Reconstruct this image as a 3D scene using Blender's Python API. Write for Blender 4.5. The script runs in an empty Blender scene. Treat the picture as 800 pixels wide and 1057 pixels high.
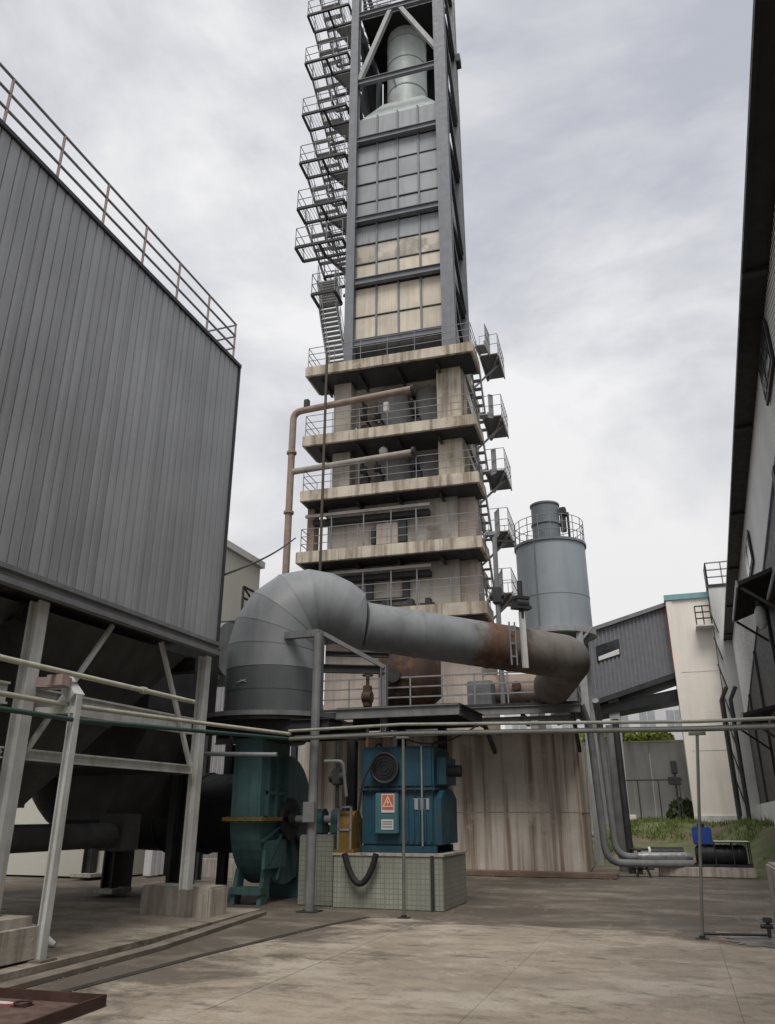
import bpy, bmesh, math, random
from mathutils import Vector, Matrix
random.seed(7)
SC = bpy.context.scene
COL = SC.collection
R = math.radians
V = Vector

# ------------------------------------------------------------------ camera, sky, sun, exposure
cam_d = bpy.data.cameras.new('camera'); cam = bpy.data.objects.new('camera', cam_d); COL.objects.link(cam)
cam_d.sensor_fit = 'HORIZONTAL'; cam_d.sensor_width = 36; cam_d.lens = 36.0
cam_d.clip_start = 0.05; cam_d.clip_end = 2000
cam.location = (0, 0, 1.6)
cam.rotation_euler = (R(90 + 21.27), 0, R(19.3))
SC.camera = cam

SUN_EL, SUN_AZ = 58, 168        # degrees; azimuth measured clockwise from +Y (sun high, behind the camera)
w = bpy.data.worlds.new('World'); SC.world = w; w.use_nodes = True
nt = w.node_tree; nt.nodes.clear()
def N(t, **k):
    n = nt.nodes.new(t)
    for a, b in k.items(): setattr(n, a, b)
    return n
out = N('ShaderNodeOutputWorld'); bg = N('ShaderNodeBackground'); bg.inputs[1].default_value = 0.1
sky = N('ShaderNodeTexSky', sky_type='NISHITA', sun_disc=False, sun_elevation=R(SUN_EL), sun_rotation=R(SUN_AZ), air_density=1.0, dust_density=2.0)
tc = N('ShaderNodeTexCoord'); mp = N('ShaderNodeMapping'); mp.inputs['Scale'].default_value = (1.0, 1.0, 1.9)
nt.links.new(tc.outputs['Generated'], mp.inputs[0])
n1 = N('ShaderNodeTexNoise'); n1.inputs['Scale'].default_value = 1.7; n1.inputs['Detail'].default_value = 7; n1.inputs['Roughness'].default_value = .56; n1.inputs['Distortion'].default_value = .35
nt.links.new(mp.outputs[0], n1.inputs['Vector'])
cr = N('ShaderNodeValToRGB')
els = cr.color_ramp.elements
els[0].position = .4; els[0].color = (3.35, 3.47, 3.88, 1)
els[1].position = .62; els[1].color = (6.15, 6.1, 6.1, 1)
e = els.new(.5); e.color = (4.52, 4.57, 4.79, 1)
nt.links.new(n1.outputs[0], cr.inputs[0])
# thicker, warmer cloud light low over the horizon
sx = N('ShaderNodeSeparateXYZ'); nt.links.new(tc.outputs['Generated'], sx.inputs[0])
mr = N('ShaderNodeMapRange'); mr.inputs[1].default_value = .02; mr.inputs[2].default_value = .5; mr.inputs[3].default_value = .5; mr.inputs[4].default_value = 0
nt.links.new(sx.outputs['Z'], mr.inputs[0])
mh = N('ShaderNodeMix', data_type='RGBA'); mh.inputs[7].default_value = (4.95, 4.6, 4.35, 1)
nt.links.new(mr.outputs[0], mh.inputs[0]); nt.links.new(cr.outputs[0], mh.inputs[6])
mx = N('ShaderNodeMix', data_type='RGBA'); mx.inputs[0].default_value = .93     # a nearly closed cloud deck under the clear sky
nt.links.new(sky.outputs[0], mx.inputs[6]); nt.links.new(mh.outputs[2], mx.inputs[7])
nt.links.new(mx.outputs[2], bg.inputs[0]); nt.links.new(bg.outputs[0], out.inputs[0])

sd = bpy.data.lights.new('sun', 'SUN'); sd.energy = 1.5; sd.angle = R(28); sd.color = (1, .96, .9)
sun = bpy.data.objects.new('sun', sd); COL.objects.link(sun)
az, el = R(SUN_AZ), R(SUN_EL)
sdir = V((math.sin(az) * math.cos(el), math.cos(az) * math.cos(el), math.sin(el)))
sun.rotation_euler = sdir.to_track_quat('Z', 'Y').to_euler(); sun.location = (0, 0, 60)
SC.view_settings.view_transform = 'Standard'; SC.view_settings.look = 'None'
SC.view_settings.exposure = 0.62; SC.view_settings.gamma = 1
SC.render.engine = 'CYCLES'
SC.render.resolution_x = 775; SC.render.resolution_y = 1024

# ------------------------------------------------------------------ materials
MATS = {}
def mat(name, col, rough=.7, metal=0.0, var=.25, vscale=3.0, spec=.35, streak=None, sfac=.5, spots=None, pscale=1.2, pthr=.6, bump=.0, bscale=20, tile=None, stretch=(7, 7, .5), srange=(.48, .72), orand=0):
    """colour varied by noise; streak = run-off colour in vertical drips; spots = patch colour (rust, wear, damp)"""
    m = bpy.data.materials.new(name); m.use_nodes = True; t = m.node_tree
    b = t.nodes['Principled BSDF']; L = t.links.new
    def A(ty, **k):
        n = t.nodes.new(ty)
        for a, c in k.items(): setattr(n, a, c)
        return n
    g = A('ShaderNodeNewGeometry'); P = g.outputs['Position']
    def noise(scale, detail=5, vec=None, rough_=.55):
        n = A('ShaderNodeTexNoise'); n.inputs['Scale'].default_value = scale; n.inputs['Detail'].default_value = detail; n.inputs['Roughness'].default_value = rough_
        L(vec if vec else P, n.inputs['Vector']); return n.outputs[0]
    def mixc(f, a, c):
        n = A('ShaderNodeMix', data_type='RGBA'); 
        for s, val in ((0, f), (6, a), (7, c)):
            if hasattr(val, 'links') or hasattr(val, 'is_linked'): L(val, n.inputs[s])
            elif isinstance(val, (int, float)): n.inputs[s].default_value = val
            else: n.inputs[s].default_value = (*val, 1)
        return n.outputs[2]
    def ramp(f, lo, hi, a=0., c=1.):
        n = A('ShaderNodeMapRange'); n.inputs[1].default_value = lo; n.inputs[2].default_value = hi; n.inputs[3].default_value = a; n.inputs[4].default_value = c
        L(f, n.inputs[0]); return n.outputs[0]
    dk = tuple(c * (1 - var) for c in col); lt = tuple(min(1, c * (1 + var)) for c in col)
    c = mixc(ramp(noise(vscale, 6), .3, .7), dk, lt)
    c = mixc(ramp(noise(vscale * 11, 3), .35, .75, 0, .35 * min(1, var * 2.2)), c, tuple(q * .6 for q in col))
    if tile:
        bk = A('ShaderNodeTexBrick'); bk.offset = 0; bk.inputs['Scale'].default_value = 1; bk.inputs['Mortar Size'].default_value = tile * .09
        bk.inputs['Brick Width'].default_value = tile; bk.inputs['Row Height'].default_value = tile
        cx = A('ShaderNodeSeparateXYZ'); L(P, cx.inputs[0]); ad = A('ShaderNodeMath', operation='ADD'); L(cx.outputs[0], ad.inputs[0]); L(cx.outputs[1], ad.inputs[1])
        cb = A('ShaderNodeCombineXYZ'); L(ad.outputs[0], cb.inputs[0]); L(cx.outputs[2], cb.inputs[1]); L(cb.outputs[0], bk.inputs['Vector'])
        c = mixc(bk.outputs['Fac'], c, tuple(q * .68 for q in col))
    if streak:
        mpn = A('ShaderNodeMapping'); mpn.inputs['Scale'].default_value = stretch; L(P, mpn.inputs[0])
        s = ramp(noise(1.0, 6, mpn.outputs[0], .6), srange[0], srange[1], 0, sfac)
        c = mixc(s, c, streak)
    if spots:
        p = ramp(noise(pscale, 8, None, .65), pthr, pthr + .1)
        c = mixc(p, c, spots)
    if orand:
        oi = A('ShaderNodeObjectInfo'); hs = A('ShaderNodeHueSaturation'); L(c, hs.inputs['Color'])
        L(ramp(oi.outputs['Random'], 0, 1, 1 - orand, 1 + orand), hs.inputs['Value']); c = hs.outputs[0]
    L(c, b.inputs['Base Color'])
    b.inputs['Metallic'].default_value = metal; b.inputs['Specular IOR Level'].default_value = spec
    L(ramp(noise(vscale * 2, 4), .3, .7, max(0, rough - .12), min(1, rough + .12)), b.inputs['Roughness'])
    if bump:
        bn = A('ShaderNodeBump'); bn.inputs['Strength'].default_value = bump; bn.inputs['Distance'].default_value = .02
        L(noise(bscale, 6), bn.inputs['Height']); L(bn.outputs[0], b.inputs['Normal'])
    MATS[name] = m; return m

mat('clad_dark', (.33, .338, .348), .55, var=.12, vscale=1.2, streak=(.21, .213, .216), sfac=.7, stretch=(5, 5, .12), orand=.07)
mat('trim_grey', (.19, .195, .2), .6, var=.2, streak=(.11, .105, .1), sfac=.5)
mat('galv', (.32, .33, .335), .55, var=.15, streak=(.2, .19, .18), sfac=.5)
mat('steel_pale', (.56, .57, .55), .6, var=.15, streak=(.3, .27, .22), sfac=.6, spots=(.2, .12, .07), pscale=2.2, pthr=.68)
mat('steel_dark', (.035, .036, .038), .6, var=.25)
mat('steel_brown', (.075, .06, .048), .7, var=.3, vscale=2)
mat('black_metal', (.016, .016, .018), .55, var=.3)
mat('hopper_black', (.075, .075, .075), .6, var=.3, streak=(.04, .036, .03), sfac=.4)
mat('rail', (.23, .23, .24), .6, var=.2, spots=(.2, .09, .06), pscale=3, pthr=.6)
mat('rail_red', (.36, .27, .25), .65, var=.2)
mat('steel_tower', (.17, .18, .2), .55, var=.15, streak=(.11, .115, .12), sfac=.5, stretch=(5, 5, .25))
mat('panel_grey', (.29, .31, .325), .55, var=.14, vscale=1.2, streak=(.14, .15, .16), sfac=.55, stretch=(5, 5, .3), orand=.1)
mat('panel_cream', (.6, .54, .44), .65, var=.16, vscale=1.5, streak=(.36, .29, .2), sfac=.5, spots=(.55, .5, .46), pscale=.9, pthr=.55, stretch=(7, 7, .35), orand=.12)
mat('panel_mid', (.36, .33, .28), .65, var=.25, vscale=1.4, streak=(.2, .17, .13), sfac=.65, spots=(.5, .45, .38), pscale=1.3, pthr=.5, orand=.15)
mat('chute', (.42, .47, .46), .5, var=.1, streak=(.3, .34, .32), sfac=.4)
mat('conc_slab', (.53, .475, .385), .85, var=.2, vscale=1.6, streak=(.17, .125, .085), sfac=.75, spots=(.5, .44, .36), pscale=.8, pthr=.58, bump=.3, stretch=(4, 4, .35), srange=(.46, .62))
mat('conc_wall', (.42, .39, .345), .85, var=.2, vscale=1.2, streak=(.15, .135, .11), sfac=.6, spots=(.22, .2, .17), pscale=.7, pthr=.58, bump=.3)
mat('conc_wall_pink', (.5, .43, .375), .85, var=.18, vscale=1.2, streak=(.2, .16, .13), sfac=.5, bump=.3)
mat('conc_base', (.66, .605, .53), .85, var=.18, vscale=.9, streak=(.23, .155, .105), sfac=.85, spots=(.66, .6, .52), pscale=.6, pthr=.58, bump=.3, stretch=(4.6, 4.6, .12), srange=(.44, .6))
mat('conc_plinth', (.46, .42, .365), .85, var=.2, vscale=2, streak=(.19, .15, .12), sfac=.6, bump=.35, stretch=(9, 9, .5), srange=(.45, .62))
mat('tile_white', (.3, .315, .265), .4, var=.18, vscale=1.6, streak=(.16, .17, .13), sfac=.6, tile=.085, spec=.5)
mat('duct_grey', (.25, .262, .268), .5, var=.15, vscale=1.0, streak=(.12, .125, .13), sfac=.5, stretch=(2.5, 2.5, .35))
mat('duct_band', (.115, .122, .127), .5, var=.15, vscale=1.0, streak=(.075, .08, .083), sfac=.5)
mat('duct_blue', (.215, .25, .265), .5, var=.15, vscale=1.0, streak=(.13, .15, .155), sfac=.5, stretch=(3, 3, .4))
mat('duct_rusty', (.17, .165, .15), .65, var=.25, vscale=1.2, streak=(.07, .042, .028), sfac=.8, spots=(.12, .062, .036), pscale=.8, pthr=.5, stretch=(3, 3, .6))
mat('duct_rust', (.065, .038, .027), .8, var=.4, vscale=1.8, streak=(.035, .022, .016), sfac=.7, spots=(.15, .07, .034), pscale=1.3, pthr=.54, bump=.3)
mat('teal', (.085, .17, .17), .5, var=.2, vscale=2, streak=(.03, .07, .065), sfac=.6, spots=(.13, .11, .06), pscale=1.7, pthr=.64)
mat('teal_dark', (.05, .11, .115), .5, var=.25, vscale=2, streak=(.03, .05, .05), sfac=.6)
mat('rust_ochre', (.24, .17, .06), .8, var=.4, vscale=5)
mat('motor_blue', (.018, .072, .108), .5, var=.25, vscale=1.5, streak=(.02, .05, .07), sfac=.75, spec=.4, spots=(.05, .06, .06), pscale=2.2, pthr=.6)
mat('motor_teal', (.06, .15, .17), .45, var=.12, spec=.5)
mat('yellow', (.2, .12, .025), .55, var=.25, vscale=4, streak=(.13, .08, .02), sfac=.6)
mat('rubber', (.02, .02, .02), .6, var=.2)
mat('white_paint', (.62, .62, .6), .6, var=.06)
mat('sign_orange', (.55, .13, .05), .5, var=.1)
mat('pump_blue', (.015, .06, .3), .4, var=.15, spec=.5)
mat('pipe_grey', (.26, .28, .28), .5, var=.15, streak=(.15, .14, .12), sfac=.5)
mat('pipe_olive', (.3, .31, .26), .55, var=.2, streak=(.16, .15, .11), sfac=.6)
mat('pipe_mid', (.15, .16, .14), .5, var=.2, streak=(.08, .075, .06), sfac=.5)
mat('pipe_green', (.03, .07, .055), .5, var=.2)
mat('pipe_ivory', (.5, .49, .4), .55, var=.15, streak=(.22, .19, .14), sfac=.5)
mat('pipe_rust', (.27, .21, .17), .7, var=.2, vscale=4, spots=(.2, .12, .08), pscale=1.5, pthr=.55)
mat('pipe_tan', (.3, .275, .24), .65, var=.2, vscale=3)
mat('pipe_foil', (.42, .43, .44), .35, metal=.7, var=.15, vscale=6)
mat('silo', (.29, .325, .35), .5, var=.08, vscale=.8, streak=(.22, .245, .265), sfac=.5, stretch=(3, 3, .2))
mat('silo_vent', (.16, .18, .195), .55, var=.12)
mat('gallery', (.16, .165, .18), .6, var=.1)
mat('white_wall', (.8, .745, .68), .8, var=.07, vscale=.5, streak=(.62, .55, .48), sfac=.5, stretch=(1.5, 1.5, .1))
mat('teal_trim', (.2, .36, .38), .6, var=.1)
mat('red_trim', (.45, .13, .08), .6, var=.1)
mat('cream_wall', (.55, .54, .47), .8, var=.06, vscale=.5)
mat('pale_shed', (.62, .62, .64), .6, var=.06)
mat('clad_light', (.8, .805, .79), .6, var=.1, vscale=.7, streak=(.62, .62, .6), sfac=.5, stretch=(2, 2, .2))
mat('far_conc', (.62, .62, .6), .85, var=.12, vscale=.5, streak=(.28, .28, .27), sfac=.65, stretch=(1.6, 1.6, .15))
mat('glass_dark', (.02, .023, .027), .15, var=.1, spec=.6)
mat('glass_grey', (.35, .38, .4), .2, var=.1, spec=.6)
mat('foliage', (.26, .32, .05), .7, var=.4, vscale=6)
mat('foliage_dark', (.04, .06, .02), .7, var=.4, vscale=6)
mat('grass', (.12, .165, .04), .8, var=.4, vscale=4)
mat('bank', (.115, .13, .055), .95, var=.4, vscale=1.6, spots=(.15, .11, .08), pscale=.35, pthr=.5, bump=.6)
mat('dirt', (.19, .135, .1), .95, var=.3, vscale=2, bump=.5)
mat('tray_brown', (.06, .03, .025), .55, var=.3, vscale=4)
mat('tray_in', (.13, .085, .07), .7, var=.4, vscale=6)
mat('red_paint', (.42, .03, .03), .5, var=.2)
mat('apron', (.25, .225, .195), .8, var=.2, vscale=1.0, spots=(.12, .1, .085), pscale=.55, pthr=.56, bump=.2)
mat('kerb', (.2, .17, .14), .85, var=.3, vscale=3, bump=.3)
mat('drain', (.05, .043, .037), .85, var=.3, vscale=5)
mat('puddle', (.14, .135, .13), .3, var=.35, vscale=2.5, spots=(.26, .255, .25), pscale=2.4, pthr=.5, spec=.5)
mat('lamp_glass', (.45, .47, .45), .25, var=.1)

def duct_mat(name, p0, dv):
    m = bpy.data.materials.new(name); m.use_nodes = True; t = m.node_tree; b = t.nodes['Principled BSDF']; L = t.links.new; A = t.nodes.new
    g = A('ShaderNodeNewGeometry'); P = g.outputs['Position']
    def math_(op, a, c):
        n = A('ShaderNodeMath'); n.operation = op
        for i, val in enumerate((a, c)):
            if isinstance(val, (int, float)): n.inputs[i].default_value = val
            else: L(val, n.inputs[i])
        return n.outputs[0]
    def noise(sc, det, stretch=(1, 1, 1), rough=.6):
        q = A('ShaderNodeMapping'); q.inputs['Scale'].default_value = stretch; L(P, q.inputs[0])
        n = A('ShaderNodeTexNoise'); n.inputs['Scale'].default_value = sc; n.inputs['Detail'].default_value = det; n.inputs['Roughness'].default_value = rough; L(q.outputs[0], n.inputs['Vector']); return n.outputs[0]
    def ramp(f, lo, hi, a=0., c=1.):
        n = A('ShaderNodeMapRange'); n.inputs[1].default_value = lo; n.inputs[2].default_value = hi; n.inputs[3].default_value = a; n.inputs[4].default_value = c; L(f, n.inputs[0]); return n.outputs[0]
    def mixc(f, a, c):
        n = A('ShaderNodeMix'); n.data_type = 'RGBA'; L(f, n.inputs[0])
        for s_, val in ((6, a), (7, c)):
            if isinstance(val, tuple): n.inputs[s_].default_value = (*val, 1)
            else: L(val, n.inputs[s_])
        return n.outputs[2]
    dt = A('ShaderNodeVectorMath'); dt.operation = 'DOT_PRODUCT'; L(P, dt.inputs[0]); dt.inputs[1].default_value = dv
    run = math_('SUBTRACT', dt.outputs['Value'], p0)                       # metres along the duct
    c = mixc(ramp(noise(1.1, 6), .3, .7), (.19, .205, .21), (.25, .265, .268))
    c = mixc(ramp(noise(1, 6, (3, 3, .5)), .5, .68, 0, .5), c, (.13, .135, .135))
    n_ = noise(1.6, 8, (1, 1, .7), .68)
    edge = math_('ADD', run, math_('MULTIPLY', math_('SUBTRACT', n_, .5), 2.6))
    c = mixc(ramp(edge, 2.3, 3.3, 0, .85), c, (.13, .1, .078))
    bnd = math_('SUBTRACT', 1.0, math_('MULTIPLY', math_('ABSOLUTE', math_('SUBTRACT', edge, 3.15), 0.0), 1.9))
    c = mixc(ramp(bnd, .0, .7, 0, .85), c, (.12, .058, .031))
    c = mixc(ramp(noise(2.6, 8, (1, 1, .5), .7), .52, .66, 0, .7), c, mixc(ramp(edge, 2.4, 3.4), (.17, .18, .18), (.055, .036, .027)))
    c = mixc(math_('MULTIPLY', ramp(edge, 3.5, 4.2), ramp(noise(1.3, 6), .4, .56, 0, .75)), c, (.185, .18, .165))
    L(c, b.inputs['Base Color']); L(ramp(edge, 2.4, 3.2, .5, .8), b.inputs['Roughness']); b.inputs['Specular IOR Level'].default_value = .35
    bn = A('ShaderNodeBump'); bn.inputs['Strength'].default_value = .25; bn.inputs['Distance'].default_value = .02; L(noise(7, 6), bn.inputs['Height']); L(bn.outputs[0], b.inputs['Normal'])
    MATS[name] = m
def ground_mat(name, k_, damp=1.0):
    m = bpy.data.materials.new('yard_concrete'); m.use_nodes = True; t = m.node_tree; b = t.nodes['Principled BSDF']; L = t.links.new
    A = t.nodes.new
    g = A('ShaderNodeNewGeometry'); P = g.outputs['Position']
    def noise(scale, detail, sc=(1, 1, 1), rot=0, dist=0, rough=.6):
        mp_ = A('ShaderNodeMapping'); mp_.inputs['Scale'].default_value = sc; mp_.inputs['Rotation'].default_value = (0, 0, rot); L(P, mp_.inputs[0])
        n = A('ShaderNodeTexNoise'); n.inputs['Scale'].default_value = scale; n.inputs['Detail'].default_value = detail; n.inputs['Distortion'].default_value = dist; n.inputs['Roughness'].default_value = rough
        L(mp_.outputs[0], n.inputs['Vector']); return n.outputs[0]
    def ramp(f, lo, hi, a=0., c=1.):
        n = A('ShaderNodeMapRange'); n.inputs[1].default_value = lo; n.inputs[2].default_value = hi; n.inputs[3].default_value = a; n.inputs[4].default_value = c
        L(f, n.inputs[0]); return n.outputs[0]
    def mixc(f, a, c):
        n = A('ShaderNodeMix'); n.data_type = 'RGBA'; L(f, n.inputs[0])
        for s, val in ((6, a), (7, c)):
            if isinstance(val, tuple): n.inputs[s].default_value = (*val, 1)
            else: L(val, n.inputs[s])
        return n.outputs[2]
    c = mixc(ramp(noise(.5, 8), .3, .7), tuple(q * k_ for q in (.2, .17, .133)), tuple(q * k_ for q in (.355, .3, .235)))
    c = mixc(ramp(noise(1.9, 9, (1, 1.8, 1), .3, .2, .7), .45, .62, 0, .6), c, tuple(q * k_ for q in (.165, .138, .108)))          # worn, tracked-over patches
    c = mixc(ramp(noise(.9, 9, (1, 1.3, 1), .9, .2, .72), .5, .6, 0, .55), c, tuple(q * k_ for q in (.395, .355, .295)))              # pale laitance
    sp = A('ShaderNodeSeparateXYZ'); L(P, sp.inputs[0])
    mxn = A('ShaderNodeMath'); mxn.operation = 'MAXIMUM'; L(ramp(sp.outputs[0], -3.6, -5.3, 0, .15 * damp), mxn.inputs[0]); L(ramp(sp.outputs[1], 11.6, 13.8, 0, .15 * damp), mxn.inputs[1])
    adn = A('ShaderNodeMath'); adn.operation = 'ADD'; L(mxn.outputs[0], adn.inputs[0]); L(noise(.62, 9, (1, 1.5, 1), .25, .5, .72), adn.inputs[1])
    c = mixc(ramp(adn.outputs[0], .56, .68, 0, .85), c, (.105, .088, .071))  # damp stains, thicker along the drain and at the back
    c = mixc(ramp(noise(1.7, 9, (.7, 1.5, 1), -.2, .3, .75), .56, .66, 0, .75), c, (.09, .075, .062))   # scrapes along the drive
    c = mixc(ramp(noise(2.4, 9, (2.2, .22, 1), -.25, .15, .75), .585, .64, 0, .22), c, (.44, .4, .345))
    c = mixc(ramp(noise(38, 4), .35, .8, 0, .35), c, (.14, .12, .1))
    L(c, b.inputs['Base Color']); b.inputs['Specular IOR Level'].default_value = .35
    L(ramp(noise(.6, 8), .35, .65, .55, .9), b.inputs['Roughness'])
    bn = A('ShaderNodeBump'); bn.inputs['Strength'].default_value = .35; bn.inputs['Distance'].default_value = .02
    L(noise(9, 8), bn.inputs['Height']); L(bn.outputs[0], b.inputs['Normal'])
    MATS[name] = m
ground_mat('yard', .76); ground_mat('yard_front', 1.42); ground_mat('apron', 1.2, .3)

# ------------------------------------------------------------------ mesh helpers
class MB:
    def __init__(s): s.v = []; s.f = []; s.sm = []
    def add(s, vs, fs, smooth=False):
        o = len(s.v); s.v += [tuple(p) for p in vs]
        for f in fs: s.f.append([i + o for i in f]); s.sm.append(smooth)
        return s
    def box(s, x0, x1, y0, y1, z0, z1):
        vs = [(x0, y0, z0), (x1, y0, z0), (x1, y1, z0), (x0, y1, z0), (x0, y0, z1), (x1, y0, z1), (x1, y1, z1), (x0, y1, z1)]
        return s.add(vs, [(0, 3, 2, 1), (4, 5, 6, 7), (0, 1, 5, 4), (1, 2, 6, 5), (2, 3, 7, 6), (3, 0, 4, 7)])
    def bbox(s, x0, x1, y0, y1, z0, z1, b=.02):
        """box with chamfered vertical and horizontal edges"""
        bm = bmesh.new(); bmesh.ops.create_cube(bm, size=1)
        for v_ in bm.verts: v_.co = V(((x0 + x1) / 2 + v_.co.x * (x1 - x0), (y0 + y1) / 2 + v_.co.y * (y1 - y0), (z0 + z1) / 2 + v_.co.z * (z1 - z0)))
        bmesh.ops.bevel(bm, geom=bm.edges[:], offset=b, segments=2, affect='EDGES')
        bm.verts.index_update(); s.add([v_.co[:] for v_ in bm.verts], [[q.index for q in f.verts] for f in bm.faces]); bm.free(); return s
    def bar(s, p, q, wd, ht=None, up=(0, 0, 1)):
        """rectangular bar from p to q; wd across, ht along up"""
        ht = wd if ht is None else ht
        p, q = V(p), V(q); d = (q - p).normalized(); u = V(up)
        if abs(d.dot(u)) > .97: u = V((0, 1, 0))
        x = d.cross(u).normalized(); u = x.cross(d).normalized()
        vs = []
        for c in (p, q):
            for a, b in ((-1, -1), (1, -1), (1, 1), (-1, 1)): vs.append(c + x * (a * wd / 2) + u * (b * ht / 2))
        return s.add(vs, [(0, 1, 2, 3), (7, 6, 5, 4), (0, 4, 5, 1), (1, 5, 6, 2), (2, 6, 7, 3), (3, 7, 4, 0)])
    def hbeam(s, p, q, wd, ht, t=.02, up=(0, 0, 1)):
        """I / H section: two flanges and a web"""
        p, q = V(p), V(q); d = (q - p).normalized(); u = V(up)
        if abs(d.dot(u)) > .97: u = V((0, 1, 0))
        x = d.cross(u).normalized(); u = x.cross(d).normalized()
        for sg in (-1, 1):
            o = u * (sg * (ht / 2 - t / 2)); s.bar(p + o, q + o, wd, t, u)
        return s.bar(p, q, t, ht - 2 * t, u)
    def sweep(s, pts, rad, seg=12, cap=True, smooth=True):
        pts = [V(p) for p in pts]; n = len(pts)
        if not isinstance(rad, (list, tuple)): rad = [rad] * n
        tg = [(pts[min(i + 1, n - 1)] - pts[max(i - 1, 0)]).normalized() for i in range(n)]
        u = V((0, 0, 1)) if abs(tg[0].z) < .9 else V((1, 0, 0))
        x = tg[0].cross(u).normalized(); y = x.cross(tg[0]).normalized(); vs = []
        for i in range(n):
            x = (x - tg[i] * x.dot(tg[i])).normalized(); y = tg[i].cross(x).normalized()
            for k in range(seg):
                a = 2 * math.pi * k / seg; vs.append(pts[i] + (x * math.cos(a) + y * math.sin(a)) * rad[i])
        fs = [(i * seg + k, i * seg + (k + 1) % seg, (i + 1) * seg + (k + 1) % seg, (i + 1) * seg + k) for i in range(n - 1) for k in range(seg)]
        s.add(vs, fs, smooth)
        if cap: s.add(vs[:seg], [list(range(seg))[::-1]]); s.add(vs[-seg:], [list(range(seg))])
        return s
    def cyl(s, p, q, r, seg=12, r2=None, cap=True): return s.sweep([p, q], [r, r if r2 is None else r2], seg, cap)
    def prism(s, poly, a, b, axis='y'):
        """extrude a 2-D outline between a and b along an axis; poly in the other two coordinates"""
        def mk(p, c): return (p[0], c, p[1]) if axis == 'y' else ((c, p[0], p[1]) if axis == 'x' else (p[0], p[1], c))
        n = len(poly); vs = [mk(p, a) for p in poly] + [mk(p, b) for p in poly]
        return s.add(vs, [list(range(n)), list(range(n, 2 * n))[::-1]] + [(i, i + n, (i + 1) % n + n, (i + 1) % n) for i in range(n)])
    def ring(s, c, r, tr, axis='z', seg=28, ts=6):
        vs = []; c = V(c)
        for i in range(seg):
            a = 2 * math.pi * i / seg
            for k in range(ts):
                b = 2 * math.pi * k / ts; rr = r + tr * math.cos(b); h = tr * math.sin(b)
                p = (rr * math.cos(a), rr * math.sin(a), h)
                if axis == 'y': p = (p[0], p[2], p[1])
                if axis == 'x': p = (p[2], p[0], p[1])
                vs.append(c + V(p))
        return s.add(vs, [(i * ts + k, ((i + 1) % seg) * ts + k, ((i + 1) % seg) * ts + (k + 1) % ts, i * ts + (k + 1) % ts) for i in range(seg) for k in range(ts)], True)
    def mesh(s, name, m):
        me = bpy.data.meshes.new(name); me.from_pydata(s.v, [], s.f); me.validate(); me.update()
        bm = bmesh.new(); bm.from_mesh(me); bmesh.ops.recalc_face_normals(bm, faces=bm.faces[:]); bm.to_mesh(me); bm.free()
        if len(s.sm) == len(me.polygons): me.polygons.foreach_set('use_smooth', s.sm)
        me.materials.append(MATS[m]); return me
    def build(s, name, m, parent=None, loc=None):
        return link(name, s.mesh(name, m), parent, loc)
def link(name, me, parent=None, loc=None, rotz=0):
    o = bpy.data.objects.new(name, me); COL.objects.link(o); o.parent = parent
    if loc: o.location = loc
    if rotz: o.rotation_euler.z = rotz
    return o
def tag(o, label=None, cat=None, group=None, kind=None):
    for k, val in (('label', label), ('category', cat), ('group', group), ('kind', kind)):
        if val: o[k] = val
    return o
def thing(name, label, cat, loc=(0, 0, 0), rotz=0, group=None):
    o = bpy.data.objects.new(name, None); COL.objects.link(o); o.location = loc; o.rotation_euler.z = R(rotz); o.empty_display_size = .3
    return tag(o, label, cat, group)
def one(name, mb, m, label, cat, group=None): return tag(mb.build(name, m), label, cat, group)
def arc(p0, p1, p2, n=6):
    """rounded corner: quadratic curve from p0 round p1 to p2"""
    p0, p1, p2 = V(p0), V(p1), V(p2)
    return [p0 * (1 - t) ** 2 + p1 * 2 * t * (1 - t) + p2 * t * t for t in [i / n for i in range(n + 1)]]
def pipe_path(pts, br=.3, n=6):
    pts = [V(p) for p in pts]; o = [pts[0]]
    for a, b, c in zip(pts, pts[1:], pts[2:]):
        r1 = min(br, (b - a).length * .45, (c - b).length * .45)
        o += arc(b + (a - b).normalized() * r1, b, b + (c - b).normalized() * r1, n)
    return o + [pts[-1]]
def rail_mb(pts, h=.85, n=3, sp=.9, r=.018, closed=False):
    mb = MB(); pts = [V(p) for p in pts]
    for a, b in zip(pts, pts[1:]):
        k = max(1, round((b - a).length / sp))
        for i in range(k + 1):
            p = a.lerp(b, i / k); mb.bar(p, p + V((0, 0, h)), 2 * r)
        for j in range(1, n + 1):
            z = V((0, 0, h * j / n)); mb.bar(a + z, b + z, 2 * r)
    return mb

# ------------------------------------------------------------------ the ground
def hgt(x, y):
    a = max(0, min(1, (y - 28) / 13)); b = max(0, min(1, (y - 17 - max(0, 3.2 - x) * 6) / 14)) if x > 1.2 else 0
    t = max(a, b); return 1.22 * t * t * (3 - 2 * t)
tag(MB().add([(-300, -120, 0), (300, -120, 0), (300, 500, 0), (-300, 500, 0)], [(0, 1, 2, 3)]).build('ground', 'yard'), kind='structure')
fs = [(-5.0, -8), (6, -8), (6, 13.4), (1.0, 13.55), (-1.2, 13.2), (-4.4, 13.45), (-5.05, 13.35), (-5.35, 12.2), (-5.68, 9.4), (-5.95, 5.0)]
ys = tag(bpy.data.objects.new('yard_slab', None), kind='structure'); COL.objects.link(ys)
def clip(poly, ax, lim, sgn):
    o_ = []
    for a, b in zip(poly, poly[1:] + poly[:1]):
        ia, ib = sgn * (a[ax] - lim) >= 0, sgn * (b[ax] - lim) >= 0
        if ia: o_.append(a)
        if ia != ib: t_ = (lim - a[ax]) / (b[ax] - a[ax]); o_.append(tuple(a[k_] + t_ * (b[k_] - a[k_]) for k_ in (0, 1)))
    return o_
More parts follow.
